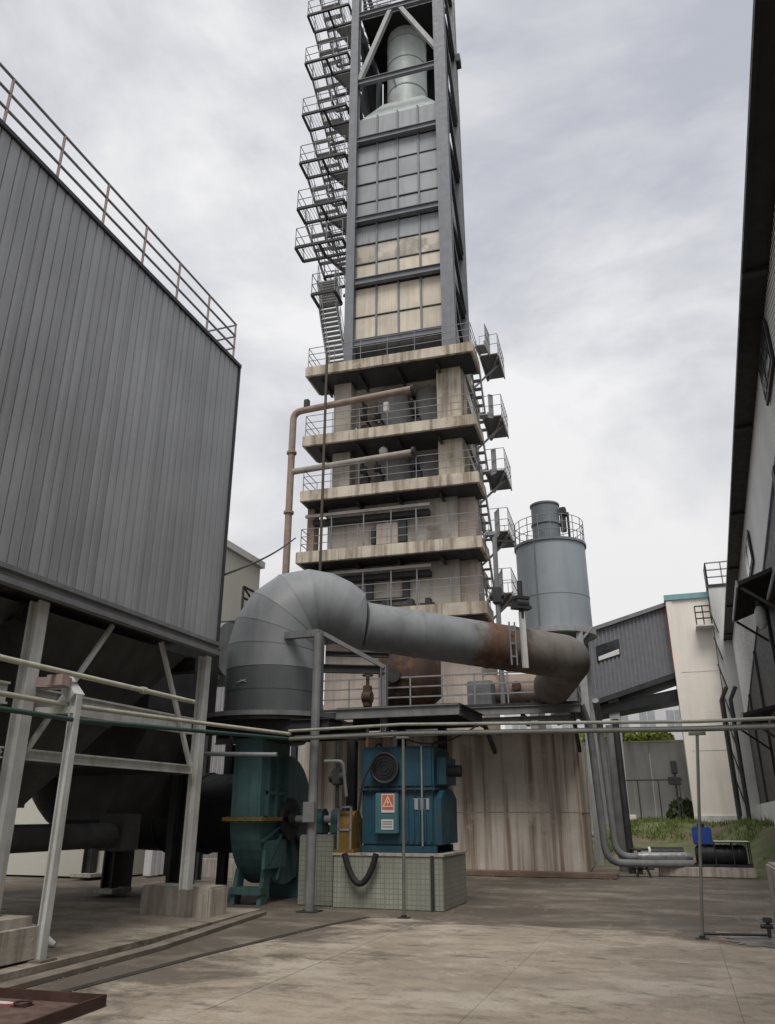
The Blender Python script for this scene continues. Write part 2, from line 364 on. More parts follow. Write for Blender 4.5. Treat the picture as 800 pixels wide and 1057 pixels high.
xg = [-6.2, -4.1, -1.9, .3, 2.5, 6.2]; yg = [-8, -3.6, -.2, 3.4, 6.9, 10.3, 13.8]
for x0, x1 in zip(xg, xg[1:]):
    for y0, y1 in zip(yg, yg[1:]):
        q = fs
        for ax, lim, sg_ in ((0, x0 + .003, 1), (0, x1 - .003, -1), (1, y0 + .003, 1), (1, y1 - .003, -1)):
            if q: q = clip(q, ax, lim, sg_)
        if q and len(q) > 2:
            z_ = .006 + random.uniform(-.0015, .0015); MB().prism(q, -.01, z_, 'z').build('slab', 'yard_front', ys)
tag(MB().bbox(-7.4, -1.7, 22.95, 23.6, 0, .13, .02).build('step', 'dirt'), kind='structure')
# raised apron under the filter house, its kerb, and the drain line along it
tag(MB().prism([(-40, -6), (-6.62, -6), (-6.75, 9.9), (-7.0, 13.4), (-40, 13.4)], .004, .07, 'z').build('apron', 'apron'), kind='structure')
k = MB(); k.bar((-6.3, 5.2, .03), (-6.42, 9.5, .03), .2, .05); k.bar((-6.42, 9.5, .03), (-6.9, 13.2, .03), .2, .05)
tag(k.build('kerb', 'kerb'), kind='structure')
d = MB()
for a, b in (((-5.9, 5.0), (-5.62, 9.4)), ((-5.62, 9.4), (-5.3, 12.2)), ((-5.3, 12.2), (-5.05, 13.4))):
    d.bar((*a, .008), (*b, .008), .11, .012)
tag(d.build('drain', 'drain'), kind='structure')
# grassy bank rising behind the pump and towards the long shed
g = MB(); nx, ny = 46, 56; X0, X1, Y0, Y1 = -3.2, 60, 17.5, 160
vs = []
for j in range(ny + 1):
    y = Y0 + (Y1 - Y0) * (j / ny) ** 2.0
    for i in range(nx + 1):
        x = X0 + (X1 - X0) * (i / nx) ** 2.2
        vs.append((x, y, hgt(x, y) + (random.uniform(-.03, .03) if hgt(x, y) > .05 else 0) - .012))
g.add(vs, [(j * (nx + 1) + i, j * (nx + 1) + i + 1, (j + 1) * (nx + 1) + i + 1, (j + 1) * (nx + 1) + i) for j in range(ny) for i in range(nx)], True)
tag(g.build('grass_bank', 'bank'), kind='structure')
dp = [(-2.4, 29.5), (-1.2, 28.6), (.1, 28.8), (.5, 30.2), (.2, 32.0), (-1.0, 32.8), (-2.3, 31.6)]
tag(MB().add([(x, y, hgt(x, y) + .05) for x, y in dp], [list(range(len(dp)))]).build('dirt_patch', 'dirt'), kind='structure')
from mathutils import noise as mnoise
pd = []
for i in range(60):
    a = 2 * math.pi * i / 60; r = 1 + .75 * mnoise.noise((1.3 * math.cos(a), 1.3 * math.sin(a), 4.4)) + .3 * mnoise.noise((5 * math.cos(a), 5 * math.sin(a), 1.4))
    pd.append((min(1.09, .72 + .42 * r * math.cos(a)), 12.75 + .75 * r * math.sin(a)))
tag(MB().add([(x, y, .013) for x, y in pd], [list(range(len(pd)))]).build('puddle', 'puddle'), kind='structure')
gr = MB()
from mathutils import noise as mnoise
for i in range(30000):
    x = -2.8 + 9 * random.random() ** 1.3; y = 28 + 22 * random.random() if random.random() < .6 else 18 + 14 * random.random()
    z = hgt(x, y); q = mnoise.noise((x * .55, y * .4, 3.1)) + .5 * mnoise.noise((x * 1.7, y * 1.3, 8.2))
    if z < .1 or q < -.05 + random.uniform(-.1, .25) or (-2.5 < x < .6 and 28.4 < y < 33): continue
    a = random.random() * 6.28; hh = random.uniform(.04, .16) + max(0, q) * random.uniform(0, .5); wd = random.uniform(.012, .035)
    tx, ty_ = random.gauss(0, .35) * hh, random.gauss(0, .35) * hh
    gr.add([(x - wd * math.cos(a), y - wd * math.sin(a), z - .03), (x + wd * math.cos(a), y + wd * math.sin(a), z - .03), (x + tx, y + ty_, z + hh)], [(0, 1, 2)])
tag(gr.build('grass', 'grass'), 'rough green grass on the bank behind the pump', 'grass', kind='stuff')

# ------------------------------------------------------------------ filter house on the left
FX = -7.2
fh = thing('filter_house', 'grey ribbed-metal filter house raised on pale steel columns, at left', 'filter house', (FX, 4, 0))
def L_(x, y, z): return (x - FX, y - 4, z)
pw = .17; zb, zt = 4.35, 9.88
sh = MB(); prof = [(0, 0), (.07, .003), (.142, 0), (.151, -.024), (.16, -.024), (pw, 0)]       # one flat pan and one narrow groove
vs = [];
for y, x in prof: vs += [(x, y, 0), (x, y, zt - zb)]
sh.add(vs, [(2 * i, 2 * i + 2, 2 * i + 3, 2 * i + 1) for i in range(5)])
sh_me = sh.mesh('panel', 'clad_dark')
npan = 46
for i in range(npan):
    y1 = 11.6 - i * pw
    link('panel', sh_me, fh, L_(FX + .004 + random.uniform(0, .006), y1 - pw, zb))
MB().box(*[c for c in (-9, -.04, 11.6 - 4 - npan * pw - 6, 7.6, zb + .01, zt - .01)]).build('wall_core', 'clad_dark', fh)
MB().box(-.03, .05, -8, 7.63, zt - .02, zt + .05).build('roof_trim', 'steel_dark', fh)
MB().box(-9.02, .0, -8, 7.62, zt + .05, zt + .07).build('roof', 'trim_grey', fh)
MB().box(-.035, .04, 7.58, 7.625, zb, zt - .02).build('corner_trim', 'steel_dark', fh)
b = MB(); b.box(-.03, .09, -8, 7.6, 4.13, 4.2).box(-.03, .09, -8, 7.6, 4.29, 4.35).box(-.03, .05, -8, 7.6, 4.2, 4.29)
b.build('base_beam', 'trim_grey', fh)
# handrail on the roof edge
rl = MB()
for z in (.27, .54, .81): rl.cyl((-.02, -3, zt + .07 + z), (-.02, 7.42, zt + .07 + z), .021, 8); rl.cyl((-.02, 7.42, zt + .07 + z), (-1.6, 7.42, zt + .07 + z), .018, 8)
ra = rl.build('handrail', 'rail', fh)
pm = MB().cyl((0, 0, 0), (0, 0, .81), .021, 8).mesh('post', 'rail_red')
for i in range(11): link('post', pm, ra, (-.02, 7.4 - .985 * i, zt + .07))
link('post', pm, ra, (-.8, 7.42, zt + .07)); link('post', pm, ra, (-1.6, 7.42, zt + .07))
# columns: pale ones on the yard side stand on concrete blocks, dark ones inside on pads
def hcol(x, y, z0, z1, w_, m, flange='x'):
    mb = MB(); mb.hbeam((0, 0, z0), (0, 0, z1), w_, w_, .03, (0, 1, 0) if flange == 'y' else (1, 0, 0)); return mb.build('column', m, fh, L_(x, y, 0))
hcol(-7.4, 7.66, .5, 4.13, .17, 'steel_pale'); hcol(-7.4, 11.6, .5, 4.13, .155, 'steel_pale')
hcol(-7.42, 3.4, .5, 4.13, .2, 'steel_pale')
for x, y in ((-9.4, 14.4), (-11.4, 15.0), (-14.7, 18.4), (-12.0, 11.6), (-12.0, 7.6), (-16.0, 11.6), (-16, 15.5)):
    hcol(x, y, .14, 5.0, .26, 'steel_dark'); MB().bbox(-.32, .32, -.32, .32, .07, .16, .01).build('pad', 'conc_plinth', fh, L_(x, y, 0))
q = MB().bbox(-.68, .68, -.27, .27, 0, .5, .03).build('footing', 'conc_plinth', fh, L_(-7.86, 12.3, .0)); q.rotation_euler.z = R(-3)
MB().bbox(-1.4, 0, -1.3, .22, 0, .52, .1).build('footing', 'conc_plinth', fh, L_(-6.95, 7.85, .0))
# braces and beams of the leg frame
def fbar(name, p, q, w_, h_, m='steel_pale'): return MB().bar(L_(*p), L_(*q), w_, h_).build(name, m, fh)
fbar('brace', (-7.40, 9.1, 4.13), (-7.40, 7.75, 2.2), .05, .06); fbar('brace', (-7.40, 10.3, 4.13), (-7.40, 11.5, 2.2), .05, .07)
fbar('brace', (-7.5, 7.5, 2.25), (-7.5, 5.6, 4.1), .06, .1, 'steel_pale')
MB().hbeam(L_(-7.42, 7.79, 2.27), L_(-7.42, 11.46, 2.27), .1, .13, .02).build('beam', 'steel_pale', fh)
MB().hbeam(L_(-7.42, 3.5, 2.27), L_(-7.42, 7.45, 2.27), .1, .13, .02).build('beam', 'steel_pale', fh)
MB().hbeam(L_(-7.46, 7.8, 2.95), L_(-7.46, 11.44, 2.95), .1, .26, .025).build('beam', 'steel_pale', fh)
MB().hbeam(L_(-7.46, 3.5, 2.95), L_(-7.46, 7.42, 2.95), .1, .26, .025).build('beam', 'steel_pale', fh)
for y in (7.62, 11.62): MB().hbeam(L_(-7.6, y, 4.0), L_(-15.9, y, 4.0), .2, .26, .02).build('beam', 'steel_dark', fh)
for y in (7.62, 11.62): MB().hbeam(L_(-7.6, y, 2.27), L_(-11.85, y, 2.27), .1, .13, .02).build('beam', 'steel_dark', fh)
# dust hoppers
def hopper(x0, x1, y0, y1, zt_, zb_, c=.22):
    cx, cy = (x0 + x1) / 2, (y0 + y1) / 2; mb = MB()
    vs = [(x0, y0, zt_), (x1, y0, zt_), (x1, y1, zt_), (x0, y1, zt_), (cx - c, cy - c, zb_), (cx + c, cy - c, zb_), (cx + c, cy + c, zb_), (cx - c, cy + c, zb_)]
    mb.add(vs, [(0, 1, 5, 4), (1, 2, 6, 5), (2, 3, 7, 6), (3, 0, 4, 7), (0, 3, 2, 1), (4, 5, 6, 7)])
    for i in range(1, 4):      # stiffening ribs round the hopper
        t = i / 4
        pp = [V(vs[k]).lerp(V(vs[k + 4]), t) for k in range(4)]
        for k in range(4): mb.bar(pp[k], pp[(k + 1) % 4], .05, .07)
    mb.cyl((cx, cy, zb_), (cx, cy, zb_ - .35), .16, 10); mb.box(cx - .24, cx + .24, cy - .24, cy + .24, zb_ - .02, zb_ + .03)
    mb2 = MB(); mb2.v = [L_(*p) for p in mb.v]; mb2.f = mb.f; mb2.sm = mb.sm
    mb2.build('hopper', 'hopper_black', fh)
for x in (-9.4, -13.2):
    for y in (5.9, 9.6): hopper(x - 1.75, x + 1.75, y - 1.8, y + 1.8, 4.12, 1.7)
# screw conveyor under the hoppers, its drive and a rotary valve
sc = MB().sweep([L_(-9.4, 3.8, 1.25), L_(-9.4, 12.3, 1.25)], .2, 12); sc.box(*[c for c in (-2.45, -1.95, 8.2, 8.7, 1.0, 1.6)])
sc.build('screw_conveyor', 'hopper_black', fh)
MB().prism([(-11.6 - FX, 3.4), (-9.0 - FX, 3.4), (-9.9 - FX, 1.5), (-10.7 - FX, 1.5)], 12.6 - 4, 14.4 - 4).build('end_hopper', 'hopper_black', fh)
MB().box(-13.2 - FX, -8.9 - FX, 12.2 - 4, 14.5 - 4, 3.4, 4.9).build('outlet_box', 'hopper_black', fh)
MB().bbox(-11.2 - FX, -10.2 - FX, 9.0 - 4, 9.9 - 4, .9, 1.5, .03).build('drive_housing', 'steel_dark', fh)
# brick-lined base wall at far left, in shadow
MB().box(-11 - FX, -8.9 - FX, 3.5 - 4, 7.2 - 4, .07, 2.4).build('inner_wall', 'conc_wall', fh)

# ------------------------------------------------------------------ pipes and posts running along the filter house
pr = thing('pipe_rack_post', 'pale bent steel post with bracket arm in front of the filter house', 'pipe support', (-6.92, 8.02, 0))
MB().hbeam((0, 0, .0), (0, 0, 2.98), .1, .1, .018, (1, 0, 0)).build('post', 'steel_pale', pr)
MB().bar((0, 0, 2.94), (-.28, .05, 3.2), .16, .14).build('gusset', 'steel_pale', pr)
MB().bar((-.2, .02, 3.13), (-.62, -.25, 3.1), .12, .12).bar((0, 0, 2.8), (-.62, -.25, 2.78), .06, .08).build('arm', 'steel_pale', pr)
MB().bbox(-.14, .14, -.14, .14, 0, .09, .01).build('base_plate', 'kerb', pr)
one('pipe', MB().sweep([(-7.0, 2.0, 3.24), (-7.0, 10.75, 3.24)], .034, 10).cyl((-7.0, 6.6, 3.24), (-7.0, 6.75, 3.24), .048, 10).cyl((-7.0, 9.4, 3.24), (-7.0, 9.5, 3.24), .05, 10), 'pipe_ivory', 'ivory pipe sloping across the filter house columns, uppermost', 'pipe')
one('pipe', MB().sweep([(-7.02, 2.0, 2.86), (-7.02, 8.0, 2.86), (-7.0, 11.2, 2.95), (-6.6, 13.4, 2.97)], .032, 8), 'pipe_ivory', 'thin ivory pipe just under the upper one along the filter house', 'pipe')
one('pipe', MB().sweep([(-6.9, 2.0, 2.66), (-6.9, 8.0, 2.68), (-6.85, 11.4, 2.82), (-6.6, 13.3, 2.88)], .03, 8), 'pipe_green', 'thin dark green pipe along the filter house columns', 'pipe')
one('bracket', MB().bar((-7.38, 7.75, 3.12), (-6.95, 7.9, 3.12), .1, .12).box(-7.12, -6.88, 7.68, 7.8, 3.06, 3.19), 'rail_red', 'short rust-red pipe bracket on the pale column', 'bracket')

# ------------------------------------------------------------------ long pipe run across the yard with its posts
run = [(-6.6, 13.35), (-4.46, 13.5), (.42, 12.75), (3.4, 12.3)]
one('pipe', MB().sweep([(x, y, z) for (x, y), z in zip(run, (3.02, 3.08, 2.88, 2.86))], .027, 10).cyl((-2.1, 13.137, 2.983), (-1.98, 13.12, 2.978), .038, 10).cyl((1.6, 12.57, 2.872), (1.72, 12.552, 2.871), .038, 10), 'pipe_olive', 'upper pale pipe spanning the yard at head height', 'pipe')
one('pipe', MB().sweep([(x, y + .02, z) for (x, y), z in zip(run, (2.88, 2.92, 2.77, 2.73))], .036, 10), 'pipe_mid', 'lower grey-green pipe spanning the yard below the pale one', 'pipe')
one('pipe', MB().sweep([(x, y + .25, z) for (x, y), z in zip(run, (2.93, 2.96, 2.81, 2.78))], .03, 8), 'steel_dark', 'thin dark pipe behind the pair spanning the yard', 'pipe')
def prop(x, y, xt, yt, h, r, m, label):
    t = thing('pipe_post', label, 'post', (x, y, 0), 0, 'posts under the yard pipes')
    MB().cyl((0, 0, 0), (xt - x, yt - y, h), r, 10).build('shaft', m, t)
    MB().box(-.09, .09, -.09, .09, 0, .015).cyl((0, 0, .01), (0, 0, .05), r * 1.7, 10).build('base_plate', 'steel_dark', t)
    MB().bar((xt - x - .12, yt - y + .02, h), (xt - x + .12, yt - y + .02, h), .1, .04).build('cradle', m, t)
prop(-4.46, 13.55, -4.44, 13.52, 2.86, .027, 'pipe_mid', 'slim grey post in front of the blue motor plinth')
prop(.1, 12.72, .40, 12.78, 2.71, .023, 'pipe_mid', 'slim leaning post beside the puddle at right')
pp = thing('support_column', 'thick dark grey pipe column beside the teal fan', 'column', (-6.3, 13.85, 0))
MB().cyl((0, 0, 0), (0, 0, 4.92), .085, 16).build('shaft', 'trim_grey', pp)
MB().box(-.18, .18, -.18, .18, 0, .02).build('base_plate', 'steel_dark', pp)

# ------------------------------------------------------------------ fan, elbow and main duct
CX, CY = -7.84, 15.0
fan = thing('fan', 'teal centrifugal fan casing with rusty flange beside dark column', 'fan', (-7.88, 15.4, 0))
FR, fz0 = 1.2, 1.5
pts = [(FR * math.cos(a), fz0 + FR * math.sin(a)) for a in [math.pi + math.pi * i / 20 for i in range(21)]]
MB().prism(pts, -.31, .31, 'x').build('lower_casing', 'teal', fan)
pts = [(FR * math.cos(a), fz0 + .03 + FR * math.sin(a)) for a in [math.pi * i / 20 for i in range(11)]] + [(0, 3.0), (-FR, 3.0), (-FR, fz0 + .03)]
MB().prism(pts, -.31, .31, 'x').build('upper_casing', 'teal', fan)
fl = MB().box(-.42, .42, -FR - .12, FR + .1, fz0 - .03, fz0 + .0).box(-.42, .42, -FR - .12, FR + .1, fz0 + .005, fz0 + .035); fl.build('split_flange', 'rust_ochre', fan)
bm_ = MB().cyl((0, 0, 0), (0, 0, .1), .022, 6).mesh('bolt', 'rust_ochre')
for i in range(9): link('bolt', bm_, fan, (.37, -1.2 + i * .29, fz0 - .05))
for i in range(4): link('bolt', bm_, fan, (-.34 + i * .2, -FR - .08, fz0 - .05))
for a in (200, 225, 250, 290, 320):            # radial stiffeners on the side facing the motor
    c, s_ = math.cos(R(a)), math.sin(R(a)); MB().bar((.34, .42 * c, fz0 + .42 * s_), (.34, 1.17 * c, fz0 + 1.17 * s_), .07, .05).build('stiffener', 'teal_dark', fan)
for y in (-.95, -.6, -.2): MB().box(.312, .38, y - .03, y + .03, fz0 + .06, 2.7).build('stiffener', 'teal_dark', fan)
MB().cyl((.31, 0, fz0), (.42, 0, fz0), .4, 24).cyl((.42, 0, fz0), (.55, 0, fz0), .16, 16).build('shaft_seal', 'steel_dark', fan)
MB().box(.312, .37, -1.0, -.1, .62, 1.12).build('inspection_cover', 'teal', fan)
MB().box(.312, .36, -.98, -.1, 1.95, 2.02).build('stiffener', 'teal', fan)
for x in (-.28, .28): MB().prism([(-1.0, 0), (-.75, 0), (-.6, .55), (-.85, .62)], x - .04, x + .04, 'x').build('foot', 'teal', fan)
MB().box(-.33, .33, -1.02, -.7, .18, .3).build('foot_beam', 'teal', fan)
MB().box(-.33, .33, .6, 1.0, 0, .7).build('rear_stand', 'teal_dark', fan)

idk = thing('inlet_duct', 'black round duct feeding the fan from under the filter house', 'duct', (-9.6, 15.6, 0))
MB().sweep(pipe_path([(1.4, -.1, 1.62), (-.9, 0, 1.62), (-3.2, -.3, 1.75), (-3.6, -1.6, 4.2)], .8, 8), .78, 28).build('shell', 'black_metal', idk)
rm = MB().ring((0, 0, 0), .79, .035, 'x').mesh('band', 'black_metal')
for x in (.9, .1, -.8): link('band', rm, idk, (x, 0, 1.62))
for x in (-.6, -2.2): MB().box(x, x + .2, -.4, .4, 0, .9).build('saddle', 'steel_dark', idk)

# round deck under the elbow
dk = thing('elbow_deck', 'dark grey round-ended steel deck under the duct elbow', 'platform', (CX, CY, 0))
o = [(1.55 * math.cos(2 * math.pi * i / 36), 1.45 * math.sin(2 * math.pi * i / 36)) for i in range(36)]
MB().prism(o, 3.38, 3.47, 'z').build('plate', 'trim_grey', dk)
MB().prism([(x * .97, y * .97) for x, y in o], 3.31, 3.375, 'z').build('edge_ring', 'steel_dark', dk)
MB().cyl((0, 0, 2.95), (0, 0, 3.3), .72, 28, 1.0).build('collar', 'black_metal', dk)
for y in (-1.0, 1.0): MB().hbeam((-1.9, y, 3.18), (1.75, y, 3.18), .12, .24, .02).build('beam', 'steel_dark', dk)
for x in (-1.5, 1.45): MB().hbeam((x, 1.0, 0), (x, 1.0, 3.05), .18, .18, .02).build('leg', 'steel_dark', dk)
MB().hbeam((-1.5, -1.0, .5), (-1.5, -1.0, 3.05), .14, .14, .02).build('leg', 'steel_dark', dk)
one('pipe', MB().sweep([(-8.4, 13.35, 2.66), (-6.9, 13.5, 2.62)], .04, 8), 'pipe_grey', 'short pale pipe lying under the elbow deck', 'pipe')
one('pipe', MB().sweep(pipe_path([(-6.05, 13.75, 2.5), (-5.7, 13.8, 2.5), (-5.7, 14.0, 1.9)], .1), .03, 8), 'pipe_grey', 'small pale pipe stub left of the blue motor', 'pipe')

ud = thing('motor_shade_deck', 'dark steel deck added above the blue motor to shade it', 'platform', (-5, 14.5, 0))  # deck added over the motor to keep it in shade
MB().box(-1.15, 1.35, 0.02, 1.9, 3.5, 3.55).build('plate', 'steel_dark', ud)
MB().hbeam((-1.15, 0, 3.43), (1.35, 0, 3.43), .1, .2, .02).build('edge_beam', 'trim_grey', ud); MB().hbeam((1.35, .06, 3.43), (1.35, 1.9, 3.43), .1, .2, .02).build('edge_beam', 'steel_dark', ud)
for y in (.9, 1.85): MB().hbeam((-1.15, y, 3.38), (1.28, y, 3.38), .1, .2, .02).build('joist', 'steel_dark', ud)
for x in (-.4, .5): MB().hbeam((x, 1.85, 0), (x, 1.85, 3.28), .16, .16, .02).build('leg', 'steel_dark', ud)
DH = V((1.695, .912, 0)).normalized(); DD = V((3.731, 2.965, -.351)).normalized()
duct = thing('exhaust_duct', 'huge grey elbow duct running to a rusty bend before the tower', 'duct', (CX, CY, 3.47))
sz = [(0, 3.47, 1.0), (0, 3.95, 1.0), (0, 4.42, 1.0), (0, 4.87, 1.0), (.06, 5.21, .998), (.22, 5.52, .985), (.46, 5.74, .95), (.78, 5.85, .89), (1.1, 5.85, .815), (1.4, 5.78, .73), (1.68, 5.66, .63), (1.925, 5.511, .54)]
pth = [V((DH.x * s_, DH.y * s_, z - 3.47)) for s_, z, r in sz]; rad = [r for *_, r in sz]
seg = 40
n = len(pth); tg = [(pth[min(i + 1, n - 1)] - pth[max(i - 1, 0)]).normalized() for i in range(n)]
tg[0] = tg[1] = V((0, 0, 1)); tg[-1] = DD
side = V((-DH.y, DH.x, 0))
def ringpts(i, k=1.0):
    y_ = tg[i].cross(side).normalized()
    return [pth[i] + (side * math.cos(2 * math.pi * a / seg) + y_ * math.sin(2 * math.pi * a / seg)) * rad[i] * k for a in range(seg)]
for i in range(n - 1):                        # each sheet-metal gore laps a little over the next
    mb = MB(); a, b = ringpts(i, 1.006), ringpts(i + 1, 1.0)
    mb.add(a + b, [(k, (k + 1) % seg, seg + (k + 1) % seg, seg + k) for k in range(seg)], True)
    a2 = ringpts(i, .97); mb.add(a + a2, [(k, (k + 1) % seg, seg + (k + 1) % seg, seg + k) for k in range(seg)])
    mb.build('gore', 'duct_band' if i in (0, 1) else 'duct_grey', duct)
S = pth[-1]; rd = .53
def dpt(L): return S + DD * L
def dsec(L0, L1, m, r=rd): return MB().sweep([dpt(L0), dpt((L0 + L1) / 2), dpt(L1)], r, 36).build('duct_section', m, duct)
w0 = V((CX, CY, 3.47)) + S
duct_mat('duct_long', w0.dot(DD), tuple(DD))
for a, b in ((-.02, 1.3), (1.3, 2.7), (2.7, 3.1), (3.1, 3.66), (3.66, 4.5)): dsec(a, b, 'duct_long', rd - .002 * random.random())
bend = pipe_path([dpt(4.5), dpt(5.3), dpt(5.25) + V((-.3, 1.0, -.12)), dpt(5.25) + V((-.8, 2.7, -.25))], .75, 9)
MB().sweep(bend[:8], rd - .003, 36).build('bend', 'duct_long', duct); MB().sweep(bend[7:], rd - .006, 36).build('bend', 'duct_long', duct)
for L in (.02, 1.3, 3.1, 3.66):
    x = MB().sweep([dpt(L - .015), dpt(L + .015)], rd + .014, 36); x.build('joint_band', 'duct_long', duct)
# (chalk) white scratch and inspection plate on the elbow drum
MB().bar((-.30, -.985, .62), (-.10, -1.015, .66), .012, .014).bar((-.22, -1.0, .66), (-.08, -1.016, .615), .012, .014).build('chalk_mark', 'white_paint', duct)
# damper with hand gear on top of the rusty section
dm = thing('duct_damper', 'rust-stained damper gear with plate on the rusty duct', 'damper', tuple(V((CX, CY, 3.47)) + dpt(3.72)), 38.5)
MB().bar((-.02, -.59, -.55), (-.02, -.57, .75), .13, .07).build('plate', 'steel_pale', dm)
MB().cyl((-.02, -.56, .6), (-.02, -.56, 1.5), .06, 12).build('spindle', 'steel_dark', dm)
MB().cyl((-.16, -.56, .95), (.14, -.56, .95), .13, 12).box(-.24, .2, -.67, -.45, .82, .9).box(-.2, .16, -.67, -.45, 1.05, 1.12).build('actuator', 'steel_dark', dm)
MB().bar((-.22, -.58, -.5), (-.22, -.56, .5), .03).bar((-.36, -.58, -.5), (-.36, -.56, .5), .03).bar((-.36, -.57, .3), (-.22, -.57, .3), .03).bar((-.36, -.57, 0), (-.22, -.57, 0), .03).bar((-.36, -.57, -.3), (-.22, -.57, -.3), .03).build('ladder', 'rail', dm)

# steel bracket frame carrying the elbow
sf = thing('steel_trestle', 'grey steel frame of posts and diagonal under the duct elbow', 'frame', (-6.35, 14.05, 0))
MB().hbeam((0, 0, 3.47), (0, 0, 5.0), .15, .15, .02, (1, 0, 0)).build('post', 'trim_grey', sf)
MB().hbeam((1.15, .6, 3.0), (1.15, .6, 4.36), .12, .12, .02, (1, 0, 0)).build('post', 'trim_grey', sf)
MB().bar((0, .02, 4.98), (-.85, .2, 5.02), .14, .14).build('beam', 'trim_grey', sf)
MB().bar((.05, .02, 4.97), (1.15, .6, 4.33), .07, .08).build('diagonal', 'trim_grey', sf)
MB().hbeam((0, .06, 4.28), (1.15, .64, 4.28), .12, .16, .02).build('beam', 'steel_dark', sf)
MB().hbeam((0, .3, 4.62), (1.15, .9, 4.62), .1, .1, .02).build('beam', 'steel_dark', sf)

# ------------------------------------------------------------------ bearing block, coupling, motor
one('bearing_plinth', MB().bbox(-6.95, -6.25, 14.72, 16.1, 0, 1.22, .02), 'tile_white', 'tall narrow pale concrete block between fan and motor', 'plinth')
bs = thing('bearing_set', 'dark fan bearing housings and shaft on the narrow block', 'bearing', (-6.6, 15.35, 1.22))
MB().cyl((-.75, 0, .28), (.75, 0, .28), .07, 14).build('shaft', 'galv', bs)
for x in (-.2, .2): MB().bbox(x - .12, x + .12, -.22, .22, 0, .2, .03).cyl((x - .1, 0, .28), (x + .1, 0, .28), .2, 18).build('bearing_housing', 'teal_dark', bs)
cg = thing('coupling_guard', 'yellow coupling guard left of the blue motor', 'guard', (-5.98, 14.9, .95))
pts = [(-.28, 0), (.28, 0)] + [(.28 * math.cos(a), .42 + .28 * math.sin(a)) for a in [math.pi * i / 12 for i in range(13)]]
MB().prism(pts, -.15, .15, 'x').build('hood', 'yellow', cg)
MB().box(-.2, .2, -.3, .3, -.03, .03).build('foot', 'yellow', cg)
one('guard_rail', rail_mb([(-6.1, 14.62, .92), (-5.85, 14.62, .92)], .8, 2, .3, .018), 'rail', 'small grey guard rail by the yellow coupling guard', 'rail')

mp_ = thing('motor_plinth', 'tiled concrete plinth with pale square tiles under the blue motor', 'plinth', (-5.1, 15.25, 0))
MB().bbox(-1.08, 1.03, -.65, 1.05, 0, .88, .015).build('block', 'tile_white', mp_)
MB().box(-1.1, 1.05, -.67, 1.07, .88, .92).build('cap', 'conc_plinth', mp_)
mo = thing('motor', 'large blue electric motor with warning sign on tiled plinth', 'motor', (-5.02, 15.5, .92))
MB().box(-.75, .75, -.62, -.5, 0, .12).box(-.75, .75, .5, .62, 0, .12).build('skid', 'motor_blue', mo)
MB().bbox(-.74, .72, -.55, .6, .12, 1.12, .03).build('stator_housing', 'motor_blue', mo)
MB().bbox(-.74, .72, -.6, .62, 1.135, 1.9, .04).build('cooler', 'motor_blue', mo)
MB().box(-.77, .75, -.62, .64, 1.1, 1.14).build('joint_flange', 'motor_blue', mo)
rib = MB().box(-.02, .02, -.03, 0, 0, .74).mesh('rib', 'motor_blue')
for i in range(6): link('rib', rib, mo, (.08 + i * .115, -.55, .2))
for x in (.12, .42): MB().box(x - .012, x + .012, -.614, -.6, 1.2, 1.85).build('seam', 'motor_blue', mo)
MB().prism([(-.55, .15), (.6, .15), (.6, .95), (.3, 1.1), (-.3, 1.1), (-.55, .95)], .722, .85, 'x').build('end_bell', 'motor_blue', mo)
MB().prism([(-.35, 1.2), (.4, 1.2), (.4, 1.7), (-.35, 1.7)], .722, .9, 'x').build('end_bell', 'motor_blue', mo)
mbolt = MB().cyl((0, 0, 0), (0, 0, .09), .022, 6).mesh('bolt', 'steel_dark')
for i in range(9): link('bolt', mbolt, mo, (-.72 + i * .18, -.605, 1.075))
for x in (-.6, .6): MB().ring((x, 0, 1.95), .06, .018, 'y', 16, 6).build('lifting_eye', 'steel_dark', mo)
MB().box(.3, .62, -.566, -.558, .75, .95).build('nameplate', 'galv', mo)
fo = MB().cyl((-.22, -.6, 1.5), (-.22, -.72, 1.5), .27, 32); fo.build('fan_cowl', 'black_metal', mo)
MB().ring((-.22, -.72, 1.5), .27, .025, 'y').build('cowl_rim', 'steel_dark', mo)
for i in range(3): MB().ring((-.22, -.725, 1.5), .07 + .06 * i, .007, 'y', 20, 4).build('cowl_grille', 'black_metal', mo)
MB().cyl((.9, -.1, 1.45), (1.14, -.1, 1.45), .11, 16).build('cable_gland', 'black_metal', mo)
jb = MB().bbox(-.42, .04, -.68, -.56, .33, 1.05, .015).build('terminal_box', 'motor_teal', mo)
sg = MB().box(-.29, -.03, -.69, -.682, .7, 1.03).build('warning_sign', 'white_paint', jb)
MB().box(-.275, -.045, -.694, -.6905, .75, 1.015).build('sign_field', 'sign_orange', sg)
MB().add([(-.16, -.697, .78), (-.245, -.697, .94), (-.075, -.697, .94)][::-1] + [], [(0, 1, 2)]).build('sign_triangle', 'white_paint', sg) if False else None
tri = MB(); c_ = V((-.16, -.6965, .86)); q = [V((-.16, -.6965, 1.0)), V((-.265, -.6965, .80)), V((-.055, -.6965, .80))]; qi = [c_ + (p - c_) * .72 for p in q]
tri.add(q + qi, [(0, 1, 4, 3), (1, 2, 5, 4), (2, 0, 3, 5)]); tri.build('sign_triangle', 'white_paint', sg)
bo = MB().add([(-.15, -.6965, .955), (-.185, -.6965, .875), (-.16, -.6965, .875), (-.175, -.6965, .81), (-.13, -.6965, .89), (-.155, -.6965, .89)], [(0, 1, 2), (2, 3, 4), (2, 4, 5), (0, 2, 5)]); bo.build('lightning_bolt', 'white_paint', sg)
lb = MB().box(-.29, -.05, -.69, -.682, .4, .58).build('label_plate', 'white_paint', jb)
